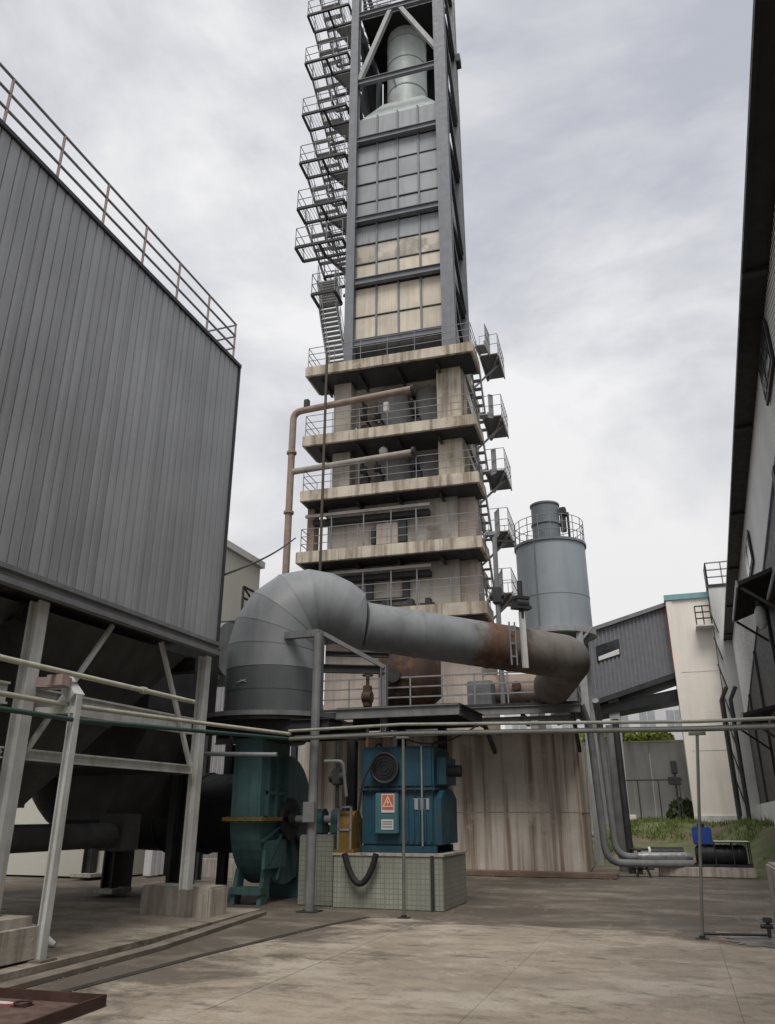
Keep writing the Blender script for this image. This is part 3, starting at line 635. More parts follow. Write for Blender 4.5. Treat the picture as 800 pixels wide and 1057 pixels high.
for z in (.45, .5, .54): MB().box(-.265, -.075, -.6935, -.6905, z - .008, z + .008).build('label_line', 'trim_grey', lb)
MB().cyl((.5, -.63, .12), (.5, -.63, 1.9), .018, 8).build('conduit', 'pipe_grey', mo)
one('hose', MB().sweep([(-5.9 + .62 * t, 14.45, .92 - .5 * math.sin(math.pi * t) ** .8 + .0) for t in [i / 16 for i in range(17)]], .055, 10), 'rubber', 'black rubber hose looping down over the tiled plinth', 'hose')
one('conduit', MB().sweep([(-4.25, 14.53, 0), (-4.25, 14.53, .9)], .03, 8), 'steel_dark', 'thin dark conduit up the front of the tiled plinth', 'conduit')

# ------------------------------------------------------------------ the kiln tower
tw = thing('kiln_tower', 'tall lime kiln tower, concrete floors below and grey steel frame above', 'tower', (-2.52, 23.81, 0), 3.3)
def P(mb, name, m, par=tw): return mb.build(name, m, par)
bs_ = P(MB().bbox(-8.6, 0, 0, 4.6, 0, 3.82, .05), 'base_block', 'conc_base')
for z in (1.62,): P(MB().box(-8.61, .008, -.008, 4.6, z, z + .03), 'pour_joint', 'conc_wall', bs_)
P(MB().box(-8.2, -2.85, .95, 4.7, 3.82, 7.5), 'lower_wall', 'conc_wall_pink')
levels = [7.92, 10.13, 12.45, 14.65, 17.62]; th = .42
for i, z in enumerate(levels):
    xr = -2.5 + (.06 if i == 0 else 0)
    sl = P(MB().bbox(-9.0 - (.06 if i < 2 else 0), xr, 0, 1.5, z - th, z, .02), 'floor_slab', 'conc_slab')
    P(MB().box(-8.45, -3.05, 1.5, 4.9, z - th + .01, z - .01), 'floor_slab', 'conc_wall', sl)
    P(MB().box(-8.9, xr - .1, .1, 1.5, z - th - .03, z - th - .003), 'soffit_shade_plate', 'steel_dark', sl)  # dark sheet standing in for the deep shade under the slab
    for x in (-8.4, -6.9, -5.4, -3.9): P(MB().hbeam((x, .3, z - th - .12), (x, 1.48, z - th - .12), .1, .17, .02), 'soffit_shade_beam', 'steel_dark', sl)  # dark beams added to deepen the shade on the slab underside
    pts = [(-8.9, 1.4, z), (-8.9, .06, z), (xr - .08, .06, z), (xr - .08, 1.4, z)]
    P(rail_mb(pts, .85, 3, 1.0, .0105), 'railing', 'rail', sl)
# walls between floors
for a, b in ((levels[0], levels[1]), (levels[1], levels[2])):
    P(MB().box(-8.25, -3.45, .95, 4.8, a, b - th), 'shaft_wall', 'conc_wall')
    P(MB().box(-3.45, -2.85, 1.15, 2.4, a, b - th), 'side_wall', 'conc_wall_pink')
    P(MB().box(-8.95, -8.68, .7, 1.2, a, b - th), 'corner_post', 'pipe_rust')
for a, b in ((levels[2], levels[3]), (levels[3], levels[4])):
    P(MB().box(-8.1, -7.42, .85, 1.5, a, b - th), 'pier', 'conc_wall'); P(MB().box(-4.05, -3.15, .85, 1.9, a, b - th), 'pier', 'conc_slab')
    P(MB().box(-8.1, -7.5, 3.9, 4.7, a, b - th), 'pier', 'conc_wall'); P(MB().box(-4.0, -3.15, 3.6, 4.7, a, b - th), 'pier', 'conc_wall')
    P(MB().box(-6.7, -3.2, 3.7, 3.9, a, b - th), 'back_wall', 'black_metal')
    P(MB().cyl((-6.05, 2.3, a), (-6.05, 2.3, b - th), .68, 24), 'kiln_shaft', 'galv'); P(MB().cyl((-4.75, 2.5, a), (-4.75, 2.5, b - th), .5, 24), 'kiln_shaft', 'galv')
    P(MB().box(-5.42, -5.0, 2.6, 3.2, a, b - th), 'dark_column', 'black_metal')
    for x in (-6.9, -6.35, -4.9):       # burner lances with valves
        P(MB().cyl((x, .75, a + .95), (x, 1.7, a + .95), .06, 10).cyl((x - .1, .9, a + .95), (x + .1, .9, a + .95), .14, 10).cyl((x, .8, a + .95), (x, .8, a + 1.3), .04, 8).bbox(x - .16, x + .16, 1.0, 1.3, a + .25, a + .7, .03), 'burner', 'steel_dark')
    P(MB().bar((-3.05, 1.2, a), (-3.1, 1.5, b - th), .1, .1), 'strut', 'conc_slab')
    P(MB().bar((-3.16, 1.05, b - th), (-2.65, 1.05, a + .1), .12, .06), 'stair_stringer', 'galv')
for z in (levels[0], levels[1]):
    P(MB().bar((-8.9, .4, z + 1.45), (-4.3, .4, z + 1.45), .1, .1), 'header_pipe', 'pipe_tan')
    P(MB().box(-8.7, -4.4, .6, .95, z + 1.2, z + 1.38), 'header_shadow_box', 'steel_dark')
    for x in (-7.9, -6.7, -5.7, -4.8): P(MB().bar((x, .4, z), (x, .4, z + 1.4), .04), 'header_support', 'rail')
P(MB().bbox(-6.35, -5.55, .75, .95, levels[1] + .25, levels[1] + 1.05, .03), 'panel_box', 'conc_wall_pink')
P(MB().box(-5.5, -5.25, .7, .95, levels[1] + .3, levels[1] + 1.1), 'bracket', 'steel_dark'); P(MB().box(-6.55, -6.4, .8, .95, levels[1] + .35, levels[1] + .9), 'bracket', 'steel_dark')
fr = MB()
for x in (-6.6, -5.3): fr.box(x - .12, x + .12, .8, .95, levels[0] + .5, levels[0] + 1.25)
fr.box(-6.6, -5.3, .8, .9, levels[0] + .45, levels[0] + .55).box(-7.6, -4.3, .7, .9, levels[0] + .12, levels[0] + .25)
for x in (-7.2, -6.0, -5.1, -4.5): fr.box(x - .09, x + .09, .62, .9, levels[0] + .02, levels[0] + .4)
P(fr, 'wall_fittings', 'steel_dark')

# upper steel frame
FXL, FXR, FY, BY = -7.42, -3.44, .6, 4.2; Z0, ZT = 17.62, 42.5
for x, w_ in ((FXL, .36), (FXR, .5)): P(MB().hbeam((x, FY, Z0), (x, FY, ZT), w_, .4, .05, (0, 1, 0)), 'column', 'steel_tower')
for x in (FXL, FXR - .02): P(MB().hbeam((x, BY, Z0), (x, BY, ZT), .36, .4, .05, (0, 1, 0)), 'column', 'steel_tower')
bz = [18.68, 21.58, 24.72, 29.12, 32.6, 36.98, 40.9]
for z in bz:
    P(MB().hbeam((FXL + .19, FY - .05, z), (FXR - .26, FY - .05, z), .18, .3, .03), 'beam', 'steel_tower')
    for x in (FXL, FXR): P(MB().hbeam((x, FY + .21, z), (x, BY - .21, z), .18, .26, .03), 'beam', 'steel_dark' if x == FXR else 'steel_tower')
    P(MB().hbeam((FXL + .19, BY, z), (FXR - .2, BY, z), .18, .26, .03), 'beam', 'steel_dark')
for z0, z1 in zip(bz, bz[1:]):
    for x in (FXL, FXR + .05): P(MB().bar((x, FY + .25, z1 - .2), (x, BY - .2, z0 + .2), .14, .2), 'side_brace', 'steel_dark')
P(MB().bar((FXL + .2, FY, 32.8), (-5.75, FY, 36.85), .2, .22, (0, 1, 0)), 'brace', 'galv'); P(MB().bar((FXR - .2, FY, 33.7), (-5.25, FY, 36.85), .2, .22, (0, 1, 0)), 'brace', 'galv')
# storage bin behind, clad in separate sheet panels with mullions
P(MB().box(FXL + .1, FXR - .2, FY + .25, BY - .25, 17.7, 30.6), 'bin_core', 'steel_dark')
rows = [18.86, 20.02, 21.45, 22.6, 23.58, 24.58, 25.79, 26.81, 27.9, 28.98, 30.6]
xs0, xs1 = FXL + .12, FXR - .2; cw = (xs1 - xs0) / 4
for j, (a, b) in enumerate(zip(rows, rows[1:])):
    if abs(b - 21.45) < .01: b = 21.42
    a2 = a + (.3 if abs(a - 21.45) < .01 or abs(a - 24.58) < .01 or abs(a - 28.98) < .01 else .03); b2 = b - .03
    cm = 'panel_cream' if j < 3 else ('panel_mid' if j == 3 else 'panel_grey')
    me = MB().bbox(.03, cw - .03, 0, .06, 0, b2 - a2, .012).mesh('panel', cm)
    for i in range(4): link('panel', me, tw, (xs0 + i * cw, FY + .16 + random.uniform(-.008, .008), a2))
    if j > 0: P(MB().box(xs0, xs1, FY + .12, FY + .22, a - .02, a + .025), 'transom', 'steel_dark')
for i in range(1, 4): P(MB().box(xs0 + i * cw - .035, xs0 + i * cw + .035, FY + .1, FY + .2, 18.83, 30.62), 'mullion', 'steel_tower')
srow = MB().box(0, .06, .05, 1.5, 0, 1.0).mesh('side_panel', 'panel_grey')
for j in range(11):
    for i in range(2): link('side_panel', srow, tw, (FXR - .2, FY + .3 + i * 1.55, 18.7 + j * 1.07))
# bin top and the skip chute
hp = MB(); vs = [(xs0, FY + .25, 30.6), (xs1, FY + .25, 30.6), (xs1, BY - .25, 30.6), (xs0, BY - .25, 30.6), (-6.4, 1.6, 32.2), (-4.5, 1.6, 32.2), (-4.5, 3.4, 32.2), (-6.4, 3.4, 32.2)]
hp.add(vs, [(0, 1, 5, 4), (1, 2, 6, 5), (2, 3, 7, 6), (3, 0, 4, 7), (4, 5, 6, 7)]); P(hp, 'bin_hood', 'chute')
ch = P(MB().cyl((-5.45, 2.5, 32.1), (-5.45, 2.5, 38.3), .95, 32), 'feed_chute', 'chute')
for z in (33.2, 35.0, 36.4): P(MB().cyl((-5.45, 2.5, z - .03), (-5.45, 2.5, z + .03), .975, 32), 'chute_band', 'galv', ch)
P(MB().bar((-5.75, 1.58, 33.1), (-5.95, 1.56, 34.1), .05), 'lance', 'steel_dark', ch)
P(MB().box(FXL + .2, FXR - .25, FY + .2, BY - .1, 36.99, 37.1), 'deck', 'black_metal')
P(MB().box(FXL + .3, -5.9, BY - .05, BY + .05, 32.9, 36.8), 'wind_wall', 'black_metal'); P(MB().box(-5.0, FXR - .3, BY - .05, BY + .05, 34.6, 36.8), 'wind_wall', 'black_metal')
P(MB().box(FXL - .08, FXL - .02, FY + 1.2, BY - .3, 33, 36.8), 'wind_wall', 'steel_dark')
P(rail_mb([(FXL + .3, FY + .1, 37.15), (FXR - .3, FY + .1, 37.15)], 1.0, 4, .7, .02), 'railing', 'rail')
P(MB().bbox(-6.8, -6.1, 1.6, 2.6, 37.1, 38.9, .03), 'winch_housing', 'black_metal')
P(MB().box(FXR + .15, FXR + .36, 3.9, 4.4, 36.7, 37.2), 'lug', 'steel_dark')

# zig-zag stair on the left of the frame
st = thing('tower_stair', 'open zig-zag steel stair climbing the left side of the tower', 'stairs', (-2.52, 23.81, 0), 3.3)
lv = [18.2, 21.2, 23.7, 25.75, 28.3, 31.15, 34.4, 37.6, 40.9]
XA, XM, XB = -9.8, -8.78, -7.72
def flight(p, q, wd, mt, rl=True, side=1, par=st):
    """stair flight from p (low) to q (high), running along y"""
    mb = MB(); p, q = V(p), V(q); n_ = max(4, int(abs(q.z - p.z) / .24))
    for s_ in (0, wd): mb.bar(p + V((s_, 0, 0)), q + V((s_, 0, 0)), .05, .2)
    o = mb.build('flight', mt, par)
    tm = MB().box(.03, wd - .03, -.11, .11, -.015, .015).mesh('tread', 'galv')
    for i in range(1, n_):
        c = p.lerp(q, i / n_); link('tread', tm, o, tuple(c))
    rb = MB()
    for s_ in ((0, wd) if rl else ()):
        for h in (.45, .9): rb.bar(p + V((s_, 0, h)), q + V((s_, 0, h)), .024)
        for i in range(4): c = p.lerp(q, i / 3) + V((s_, 0, 0)); rb.bar(c, c + V((0, 0, .9)), .024)
    if rl: rb.build('handrail', 'rail', o)
    return o
def landing(x0, x1, y0, y1, z, par, bays=2, mt='steel_dark', sides='flb'):
    mb = MB(); t_ = .12
    for y in (y0, y1): mb.bar((x0, y, z), (x1, y, z), .09, t_)
    for i in range(bays + 1): x = x0 + (x1 - x0) * i / bays; mb.bar((x, y0, z), (x, y1, z), .09, t_)
    o = mb.build('landing', mt, par)
    gm = MB()
    k_ = int((x1 - x0) / .13)
    for i in range(1, k_): x = x0 + (x1 - x0) * i / k_; gm.bar((x, y0, z + .03), (x, y1, z + .03), .012, .03)
    gm.build('grating', 'galv', o)
    rb = MB(); pts = []
    if 'f' in sides: pts = [(x1, y0, z), (x0, y0, z)]
    if 'l' in sides: pts = (pts or [(x0, y0, z)]) + [(x0, y1, z)]
    if 'b' in sides: pts = (pts or [(x0, y1, z)]) + [(x1, y1, z)]
    if pts: rm_ = rail_mb(pts, 1.0, 2, .8, .013); rm_.build('railing', 'rail', o)
    return o
for i, z in enumerate(lv):
    if i == 0: continue
    if i == 1: landing(-9.0, XB - .3, .3, 1.2, z, st, 1, sides='fl')
    else: landing(XA, XB, .25, 1.15, z, st, 2, sides='fl')
    if i >= 2 and i < len(lv) - 1:
        zm = (z + lv[i + 1]) / 2
        landing(XA, XB, 3.6, 4.5, zm, st, 2, sides='lb')
        flight((XM + .06, 1.15, z), (XM + .06, 3.6, zm), .94, 'steel_tower')
        flight((XA + .02, 3.6, zm), (XA + .02, 1.15, lv[i + 1]), .94, 'steel_tower')
flight((-8.3, .75, 17.65), (-9.0, 1.2, 21.2), .75, 'steel_tower')
flight((-8.9, 1.2, 21.2), (XA + .1, 2.6, 23.7), .85, 'steel_tower')
for i in range(1, len(lv)): MB().bar((XB - .05, .7, lv[i]), (FXL, .7, lv[i] - .1), .08, .12).build('bracket', 'steel_dark', st)

# access stair on the right of the concrete floors
s2 = thing('floor_stair', 'steel access stair with landings along the right edge of the concrete floors', 'stairs', (-2.52, 23.81, 0), 3.3)
for i, z in enumerate(levels):
    zl = z + (.62 if i < 4 else .3); x0, x1, y0, y1 = -2.47, -1.78, 1.5, 3.3
    ld = MB().box(x0, x1, y0, y1, zl - .04, zl).build('landing', 'trim_grey', s2)
    for x in (x0, x1): MB().bar((x, y0, zl - .05), (x, y1, zl - .05), .04, .14).build('edge_channel', 'galv', ld)
    MB().bar((x0 + .05, y1 - .1, zl - .12), (x1 - .05, y0 + .1, zl - .12), .06, .09).build('cross_channel', 'galv', ld)
    rail_mb([(x0, y0, zl), (x1, y0, zl), (x1, y1, zl), (x0, y1, zl)], .85, 2, .3, .009).build('railing', 'rail', ld)
    flight((x0 + .02, .25, z), (x0 + .02, y0, zl), .34, 'galv', False, 1, s2)
    rail_mb([(x1 - .3, .3, z), (x1 - .3, y0, zl)], .85, 2, .2, .011).build('handrail', 'rail', s2)
    if i < 4:
        nz = levels[i + 1]
        flight((-2.85, 3.25, zl), (-2.85, 1.6, nz), .3, 'galv', False, 1, s2)
    MB().bar((-2.9, 2.2, zl - 1.0), (x1 - .05, 2.2, zl - .06), .05, .07).build('bracket', 'galv', s2)

# pipes fixed to the tower
rp = thing('riser_pipe', 'tan riser pipe on the left of the concrete floors with two branches', 'pipe', (-2.52, 23.81, 0), 3.3)
MB().sweep(pipe_path([(-9.55, .35, 3.9), (-9.55, .35, 15.92), (-4.75, -.1, 15.92)], .35, 8), .13, 14).build('riser', 'pipe_rust', rp)
MB().sweep([(-9.45, .35, 13.42), (-4.7, -.05, 13.42)], .12, 14).build('branch', 'pipe_tan', rp)
for z in (6.0, 9.0, 11.8, 14.2): MB().cyl((-9.55, .35, z - .04), (-9.55, .35, z + .04), .19, 14).build('flange', 'pipe_rust', rp)
for z in (15.92, 13.42): MB().cyl((-4.78, -.1, z), (-4.68, -.11, z), .17, 14).build('end_flange', 'steel_dark', rp)
for x, z in ((-6.7, 15.92), (-4.95, 15.92), (-6.7, 13.42), (-4.95, 13.42)):
    MB().cyl((x, .12, z - .08), (x, .55, z - .5), .06, 10).cyl((x - .02, .3, z - .28), (x + .1, .32, z - .3), .14, 12).build('valve', 'steel_dark', rp)
MB().bbox(-9.1, -8.9, .2, .4, 15.9, 16.35, .03).build('valve_box', 'steel_dark', rp)
one('drain_pipe', MB().sweep([(-10.5, 23.05, 2.9), (-10.5, 23.05, 17.75)], .05, 10), 'pipe_tan', 'thin dark vertical pipe in front of the concrete floors', 'pipe')
for o_ in (bpy.data.objects['drain_pipe'],): o_.data.materials[0] = MATS['steel_brown']
one('floodlight', MB().bbox(-6.95 - 1.7, -6.75 - 1.7, 24.2, 24.4, 15.65, 16.05, .02).bar((-8.55, 24.4, 15.6), (-8.55, 24.6, 15.6), .05), 'white_paint', 'small white lamp box between the top two concrete floors', 'lamp')
lm = MB(); bm = bmesh.new(); bmesh.ops.create_uvsphere(bm, u_segments=12, v_segments=8, radius=.17); bm.verts.index_update()
lm.add([(v_.co.x - 8.6, v_.co.y + 24.1, v_.co.z + 13.95) for v_ in bm.verts], [[q.index for q in f.verts] for f in bm.faces], True); bm.free()
lm.cyl((-8.6, 24.1, 14.1), (-8.6, 24.3, 14.3), .03, 6)
one('globe_lamp', lm, 'white_paint', 'small white globe lamp under the second concrete floor', 'lamp')

# ------------------------------------------------------------------ service platform in front of the tower
pf = thing('service_platform', 'dark steel platform with railing in front of the tower base', 'platform', (-2.52, 23.81, 0), 3.3)
MB().box(-8.3, .25, -2.0, -.04, 4.38, 4.44).build('deck', 'steel_dark', pf)
MB().hbeam((-8.3, -2.0, 4.25), (.25, -2.0, 4.25), .12, .22, .02).build('edge_beam', 'trim_grey', pf)
MB().hbeam((-8.3, -1.9, 3.98), (.05, -1.9, 3.98), .14, .2, .02).build('lower_beam', 'trim_grey', pf)
for i in range(7): MB().hbeam((-8.1 + i * 1.35, -1.95, 4.1), (-8.1 + i * 1.35, .0, 4.1), .1, .2, .02).build('joist', 'steel_dark', pf)
for x in (-8.0, -4.9): MB().hbeam((x, -1.9, 0), (x, -1.9, 3.86), .16, .16, .02).build('leg', 'steel_dark', pf)
MB().bar((.05, -1.9, 3.98), (.05, 0, 3.3), .1, .12).build('knee_brace', 'steel_dark', pf); MB().bar((-2.4, -1.9, 3.98), (-2.4, 0, 3.3), .1, .12).build('knee_brace', 'steel_dark', pf)
rail_mb([(-8.2, -1.95, 4.44), (.2, -1.95, 4.44), (.2, -.1, 4.44)], .85, 3, .95, .02).build('railing', 'rail', pf)
vd = thing('drum', 'beige rust-stained horizontal drum on the platform under the duct', 'drum', (-4.1, 23.1, 4.44), 3.3)
MB().sweep([(-.9, 0, .55), (-.86, 0, .55), (.86, 0, .55), (.9, 0, .55)], [.42, .46, .46, .42], 28).build('shell', 'pipe_rust', vd)
for x in (-.5, .5): MB().box(x - .06, x + .06, -.3, .3, 0, .2).build('saddle', 'steel_dark', vd)
MB().cyl((.1, -.4, .6), (.1, -.55, .6), .13, 16).build('manhole', 'duct_rust', vd)
v2 = thing('cyclone_vessel', 'large dark rusty vessel on the platform below the elbow frame', 'vessel', (-7.2, 22.6, 4.44), 3.3)
MB().sweep([(0, 0, 0), (0, 0, .4), (0, 0, 1.9), (0, 0, 2.2)], [.5, .95, .95, .3], 28).build('shell', 'duct_rust', v2)
MB().cyl((-.2, -.95, .9), (-.2, -1.15, .9), .2, 18).build('nozzle', 'steel_dark', v2)
v3 = thing('valve_stand', 'red-brown valve on a stem beside the elbow drum', 'valve', (-7.35, 19.4, 0))
MB().cyl((0, 0, 2.9), (0, 0, 5.0), .05, 8).build('stem', 'duct_rust', v3); MB().cyl((-.12, 0, 4.45), (.12, 0, 4.45), .16, 14).bbox(-.1, .1, -.1, .1, 4.2, 4.75, .02).build('valve_body', 'duct_rust', v3)
MB().ring((0, 0, 5.02), .13, .02).build('hand_wheel', 'duct_rust', v3)
one('pedestal_box', MB().bbox(-5.3, -4.6, 22.0, 22.6, 4.44, 5.15, .03), 'trim_grey', 'grey control box on the platform under the duct', 'box')
ps = thing('vent_pole', 'dark vertical pole with fittings beside the pale round silo', 'pole', (-4.35, 22.4, 4.44))
MB().cyl((0, 0, 0), (0, 0, 5.1), .075, 12).build('shaft', 'trim_grey', ps)
MB().cyl((-.22, 0, 3.25), (.22, 0, 3.25), .1, 12).bbox(-.14, .14, -.14, .14, 3.0, 3.5, .03).build('valve', 'steel_dark', ps)
MB().bar((0, 0, 5.0), (.6, .3, 5.0), .05).build('arm', 'steel_dark', ps)

# ------------------------------------------------------------------ silo
SX, SY, SR = -3.6, 30.0, 1.36
si = thing('silo', 'pale blue-grey round silo with roof railing and box filter on top', 'silo', (SX, SY, 0))
MB().sweep([(0, 0, 8.08), (0, 0, 9.8), (0, 0, 11.45)], SR, 48).build('shell', 'silo', si)
MB().cyl((0, 0, 11.45), (0, 0, 11.55), SR + .06, 48).build('top_rim', 'silo_vent', si)
MB().cyl((0, 0, 9.33), (0, 0, 9.37), SR + .012, 48).build('seam', 'silo', si)
MB().bar((-.42, -SR - .0, 8.1), (-.42, -SR - .0, 11.4), .04).build('conduit', 'silo_vent', si)
MB().cyl((0, 0, 6.3), (0, 0, 8.08), .3, 32, SR - .02).build('cone', 'silo_vent', si)
rg = MB().cyl((0, 0, 7.86), (0, 0, 8.07), SR + .12, 32); rg.build('ring_beam', 'galv', si)
for a in (45, 135, 225, 315):
    c, s_ = math.cos(R(a)) * 1.33, math.sin(R(a)) * 1.33; MB().hbeam((c, s_, 0), (c, s_, 7.86), .24, .24, .03).build('leg', 'galv', si)
MB().bar((.94, -.94, 7.5), (1.4, -.94, 8.0), .08).bar((.94, -.94, 7.7), (.2, -.94, 7.0), .08).build('knee_brace', 'galv', si)
cr_ = MB()
for i in range(18):
    a = 2 * math.pi * i / 18; cr_.bar((SR * math.cos(a), SR * math.sin(a), 11.55), (SR * math.cos(a), SR * math.sin(a), 12.5), .03)
for z in (11.9, 12.2, 12.5): cr_.ring((0, 0, z), SR, .016, 'z', 36, 4)
cr_.build('railing', 'rail', si)
MB().sweep([(-.1, .1, 11.55), (-.1, .1, 12.55), (-.1, .1, 13.4)], .56, 24).build('bag_filter', 'silo_vent', si)
for z in (12.5, 13.34): MB().cyl((-.1, .1, z), (-.1, .1, z + .07), .6, 24).build('filter_band', 'silo_vent', si)
MB().bbox(.48, .75, -.1, .3, 12.85, 13.2, .03).cyl((.6, .1, 12.2), (.6, .1, 12.85), .12, 12).cyl((.8, .1, 11.55), (.8, .1, 13.0), .05, 8).build('filter_fan', 'steel_dark', si)

# ------------------------------------------------------------------ pipes down to the pump
one('pipe', MB().sweep(pipe_path([(-2.25, 23.0, 4.5), (-2.1, 23.4, 3.9), (-2.0, 23.75, .36), (-.9, 24.1, .33), (.2, 24.55, .33)], .45, 8), .1, 14), 'trim_grey', 'grey pipe bending from the tower base corner down to the pump', 'pipe')
one('pipe', MB().sweep(pipe_path([(-1.85, 23.2, 4.6), (-1.85, 23.9, 4.0), (-1.75, 24.0, .5), (-.9, 24.25, .5), (.2, 24.65, .5)], .4, 8), .095, 14), 'trim_grey', 'upper parallel grey pipe bending down to the pump', 'pipe')
one('pipe_wrap', MB().sweep([(-1.2, 24.15, .5), (.05, 24.59, .5)], .115, 16), 'pipe_foil', 'shiny foil wrap on the pipe left of the pump', 'pipe wrap')
one('pipe', MB().sweep([(-1.45, 25.4, 0), (-1.5, 25.4, 4.3)], .1, 12), 'steel_dark', 'dark vertical pipe between tower base and back wall', 'pipe')
one('pipe', MB().sweep([(-1.7, 26.2, 0), (-1.7, 26.2, 4.2)], .16, 12), 'trim_grey', 'thick grey vertical pipe right of the tower base', 'pipe')
st_ = thing('pipe_stand', 'small dark pipe trestle under the pump pipes', 'stand', (-1.1, 24.1, 0))
for x in (-.16, .2): MB().bar((x, -.1, 0), (x * .4, 0, .3), .05).build('leg', 'steel_dark', st_)
MB().bar((-.3, 0, .2), (.3, .1, .2), .04).build('crossbar', 'steel_dark', st_)
vl = thing('gate_valve', 'dark handwheel valve at the foot of the vertical pipes', 'valve', (-1.2, 25.2, 0))
MB().cyl((0, 0, 0), (0, 0, .62), .05, 10).bbox(-.14, .14, -.14, .14, .2, .5, .03).build('valve_body', 'steel_dark', vl); MB().ring((0, 0, .65), .24, .03).build('hand_wheel', 'steel_dark', vl)

one('pump_plinth', MB().bbox(-.7, 1.75, 24.35, 25.2, 0, .26, .03), 'conc_plinth', 'low concrete plinth under the pump', 'plinth')
pu = thing('pump', 'black pump with bright blue motor box on low plinth', 'pump', (.9, 24.75, .26))
MB().sweep([(-.6, 0, .28), (-.5, 0, .28), (.62, 0, .28), (.7, 0, .28)], [.2, .27, .27, .2], 24).build('casing', 'black_metal', pu)
for i in range(7): MB().cyl((-.4 + i * .15, 0, .28), (-.37 + i * .15, 0, .28), .29, 20).build('casing_rib', 'black_metal', pu)
MB().bbox(-.62, -.12, -.22, .22, .55, 1.0, .03).build('motor_box', 'pump_blue', pu)
MB().cyl((-.37, 0, .45), (-.37, 0, .58), .16, 14).cyl((-.37, 0, 1.0), (-.37, 0, 1.08), .1, 12).build('neck', 'steel_dark', pu)
MB().box(-.75, .8, -.3, -.22, 0, .07).box(-.75, .8, .22, .3, 0, .07).build('skid', 'steel_dark', pu)
cg_ = MB()
for x in (-.1, .35, .78): cg_.bar((x, -.32, 0), (x, -.32, .62), .03); cg_.bar((x, .32, 0), (x, .32, .62), .03); cg_.bar((x, -.32, .62), (x, .32, .62), .03)
for y in (-.32, .32): cg_.bar((-.1, y, .62), (.78, y, .62), .03)
cg_.build('guard_frame', 'steel_dark', pu)
MB().box(-.1, .78, -.32, .32, .635, .645).build('guard_top', 'far_conc', pu)
dr = thing('fallen_drum', 'dark drum lying on the dirt behind the pump', 'drum', (-.55, 31.0, .12), 8)
MB().sweep([(-.55, 0, .2), (.55, 0, .2)], .2, 18).build('shell', 'black_metal', dr); MB().cyl((-.62, 0, .2), (-.55, 0, .2), .21, 18).build('lid', 'white_paint', dr)

# ground pipe and tap beside the leaning post
one('ground_pipe', MB().sweep([(.1, 12.95, .04), (.95, 13.05, .05)], .018, 8), 'steel_dark', 'thin dark pipe lying across the puddle', 'pipe')
tp = thing('tap', 'small dark tap assembly at the concrete wall foot', 'tap', (.98, 13.1, 0))
MB().cyl((0, 0, 0), (0, 0, .22), .025, 8).build('riser', 'steel_dark', tp); MB().cyl((-.1, 0, .15), (.06, 0, .15), .03, 8).bbox(-.06, .06, -.05, .05, .2, .26, .01).build('valve', 'steel_dark', tp)
one('retaining_wall', MB().bbox(1.1, 1.45, 4, 13.52, 0, .95, .03).bbox(1.46, 8, 13.2, 13.5, 0, .93, .03), 'conc_plinth', 'concrete retaining wall at the right edge', 'wall')

# ------------------------------------------------------------------ buildings and walls beyond
bw = thing('back_wall', 'stained grey concrete boundary wall beyond the pump', 'wall', (-1, 50, 0))
xw0 = -9.0
for i in range(6):
    MB().box(xw0 + i * 2.2, xw0 + 2.18 + i * 2.2, 0, .3, .6, 5.5 + .02 * (i % 2)).build('wall_panel', 'far_conc', bw)
MB().box(xw0 - .05, 4.3, -.04, .34, 5.53, 5.62).build('coping', 'far_conc', bw)
fn = thing('pipe_fence', 'low dark pipe fence on the bank before the concrete wall', 'fence', (-1.6, 44, 1.2))
for i in range(4): MB().bar((-1.2 + i * 1.0, 0, -.1), (-1.2 + i * 1.0, 0, 2.0), .06).build('post', 'steel_dark', fn)
MB().bar((-1.2, 0, 2.0), (2.0, 0, 2.0), .06).build('rail', 'steel_dark', fn)
ms = thing('meter_post', 'dark instrument post standing on the grass bank', 'post', (.05, 42, 1.2))
MB().bar((0, 0, -.1), (0, 0, 2.6), .1).build('shaft', 'steel_dark', ms); MB().bbox(-.35, .25, -.15, .15, 1.7, 2.05, .02).bbox(-.15, .15, -.12, .12, 2.2, 2.8, .03).build('instrument', 'steel_dark', ms)

GY = 45
ga = thing('conveyor_gallery', 'inclined grey corrugated conveyor gallery joining the white tower', 'gallery', (0, GY, 0))
def gz(x, top): return (12.42 + (x - .85) * .27) if top else (8.75 + (x - .85) * .29)
xs_ = [-6.0 + i * .22 for i in range(33)]
mb = MB()
for a, b in zip(xs_, xs_[1:]):
    for (u0, u1, y_) in ((a, a + .11, -.0), (a + .11, b, .05)):
        mb.add([(u0, y_, gz(u0, 0)), (u1, y_, gz(u1, 0)), (u1, y_, gz(u1, 1)), (u0, y_, gz(u0, 1))], [(0, 1, 2, 3)])
mb.build('cladding', 'gallery', ga)
MB().prism([(-6.1, gz(-6.1, 0)), (1.0, gz(1.0, 0)), (1.0, gz(1.0, 1)), (-6.1, gz(-6.1, 1))], .06, 3.0).build('gallery_core', 'gallery', ga)
MB().prism([(-6.2, gz(-6.2, 1) - .02), (1.0, gz(1.0, 1) - .02), (1.0, gz(1.0, 1) + .2), (-6.2, gz(-6.2, 1) + .2)], -.2, 3.2).build('roof', 'trim_grey', ga)
MB().prism([(-6.1, gz(-6.1, 0) - .28), (1.0, gz(1.0, 0) - .28), (1.0, gz(1.0, 0) - .0), (-6.1, gz(-6.1, 0) - .0)], -.08, 3.1).build('floor_beam', 'steel_dark', ga)
wz = lambda x: 9.5 + (x + 3.3) * .27
wn = MB().prism([(-3.3, wz(-3.3)), (-2.0, wz(-2.0)), (-2.0, wz(-2.0) + .9), (-3.3, wz(-3.3) + .9)], -.04, .055).build('window', 'glass_dark', ga)
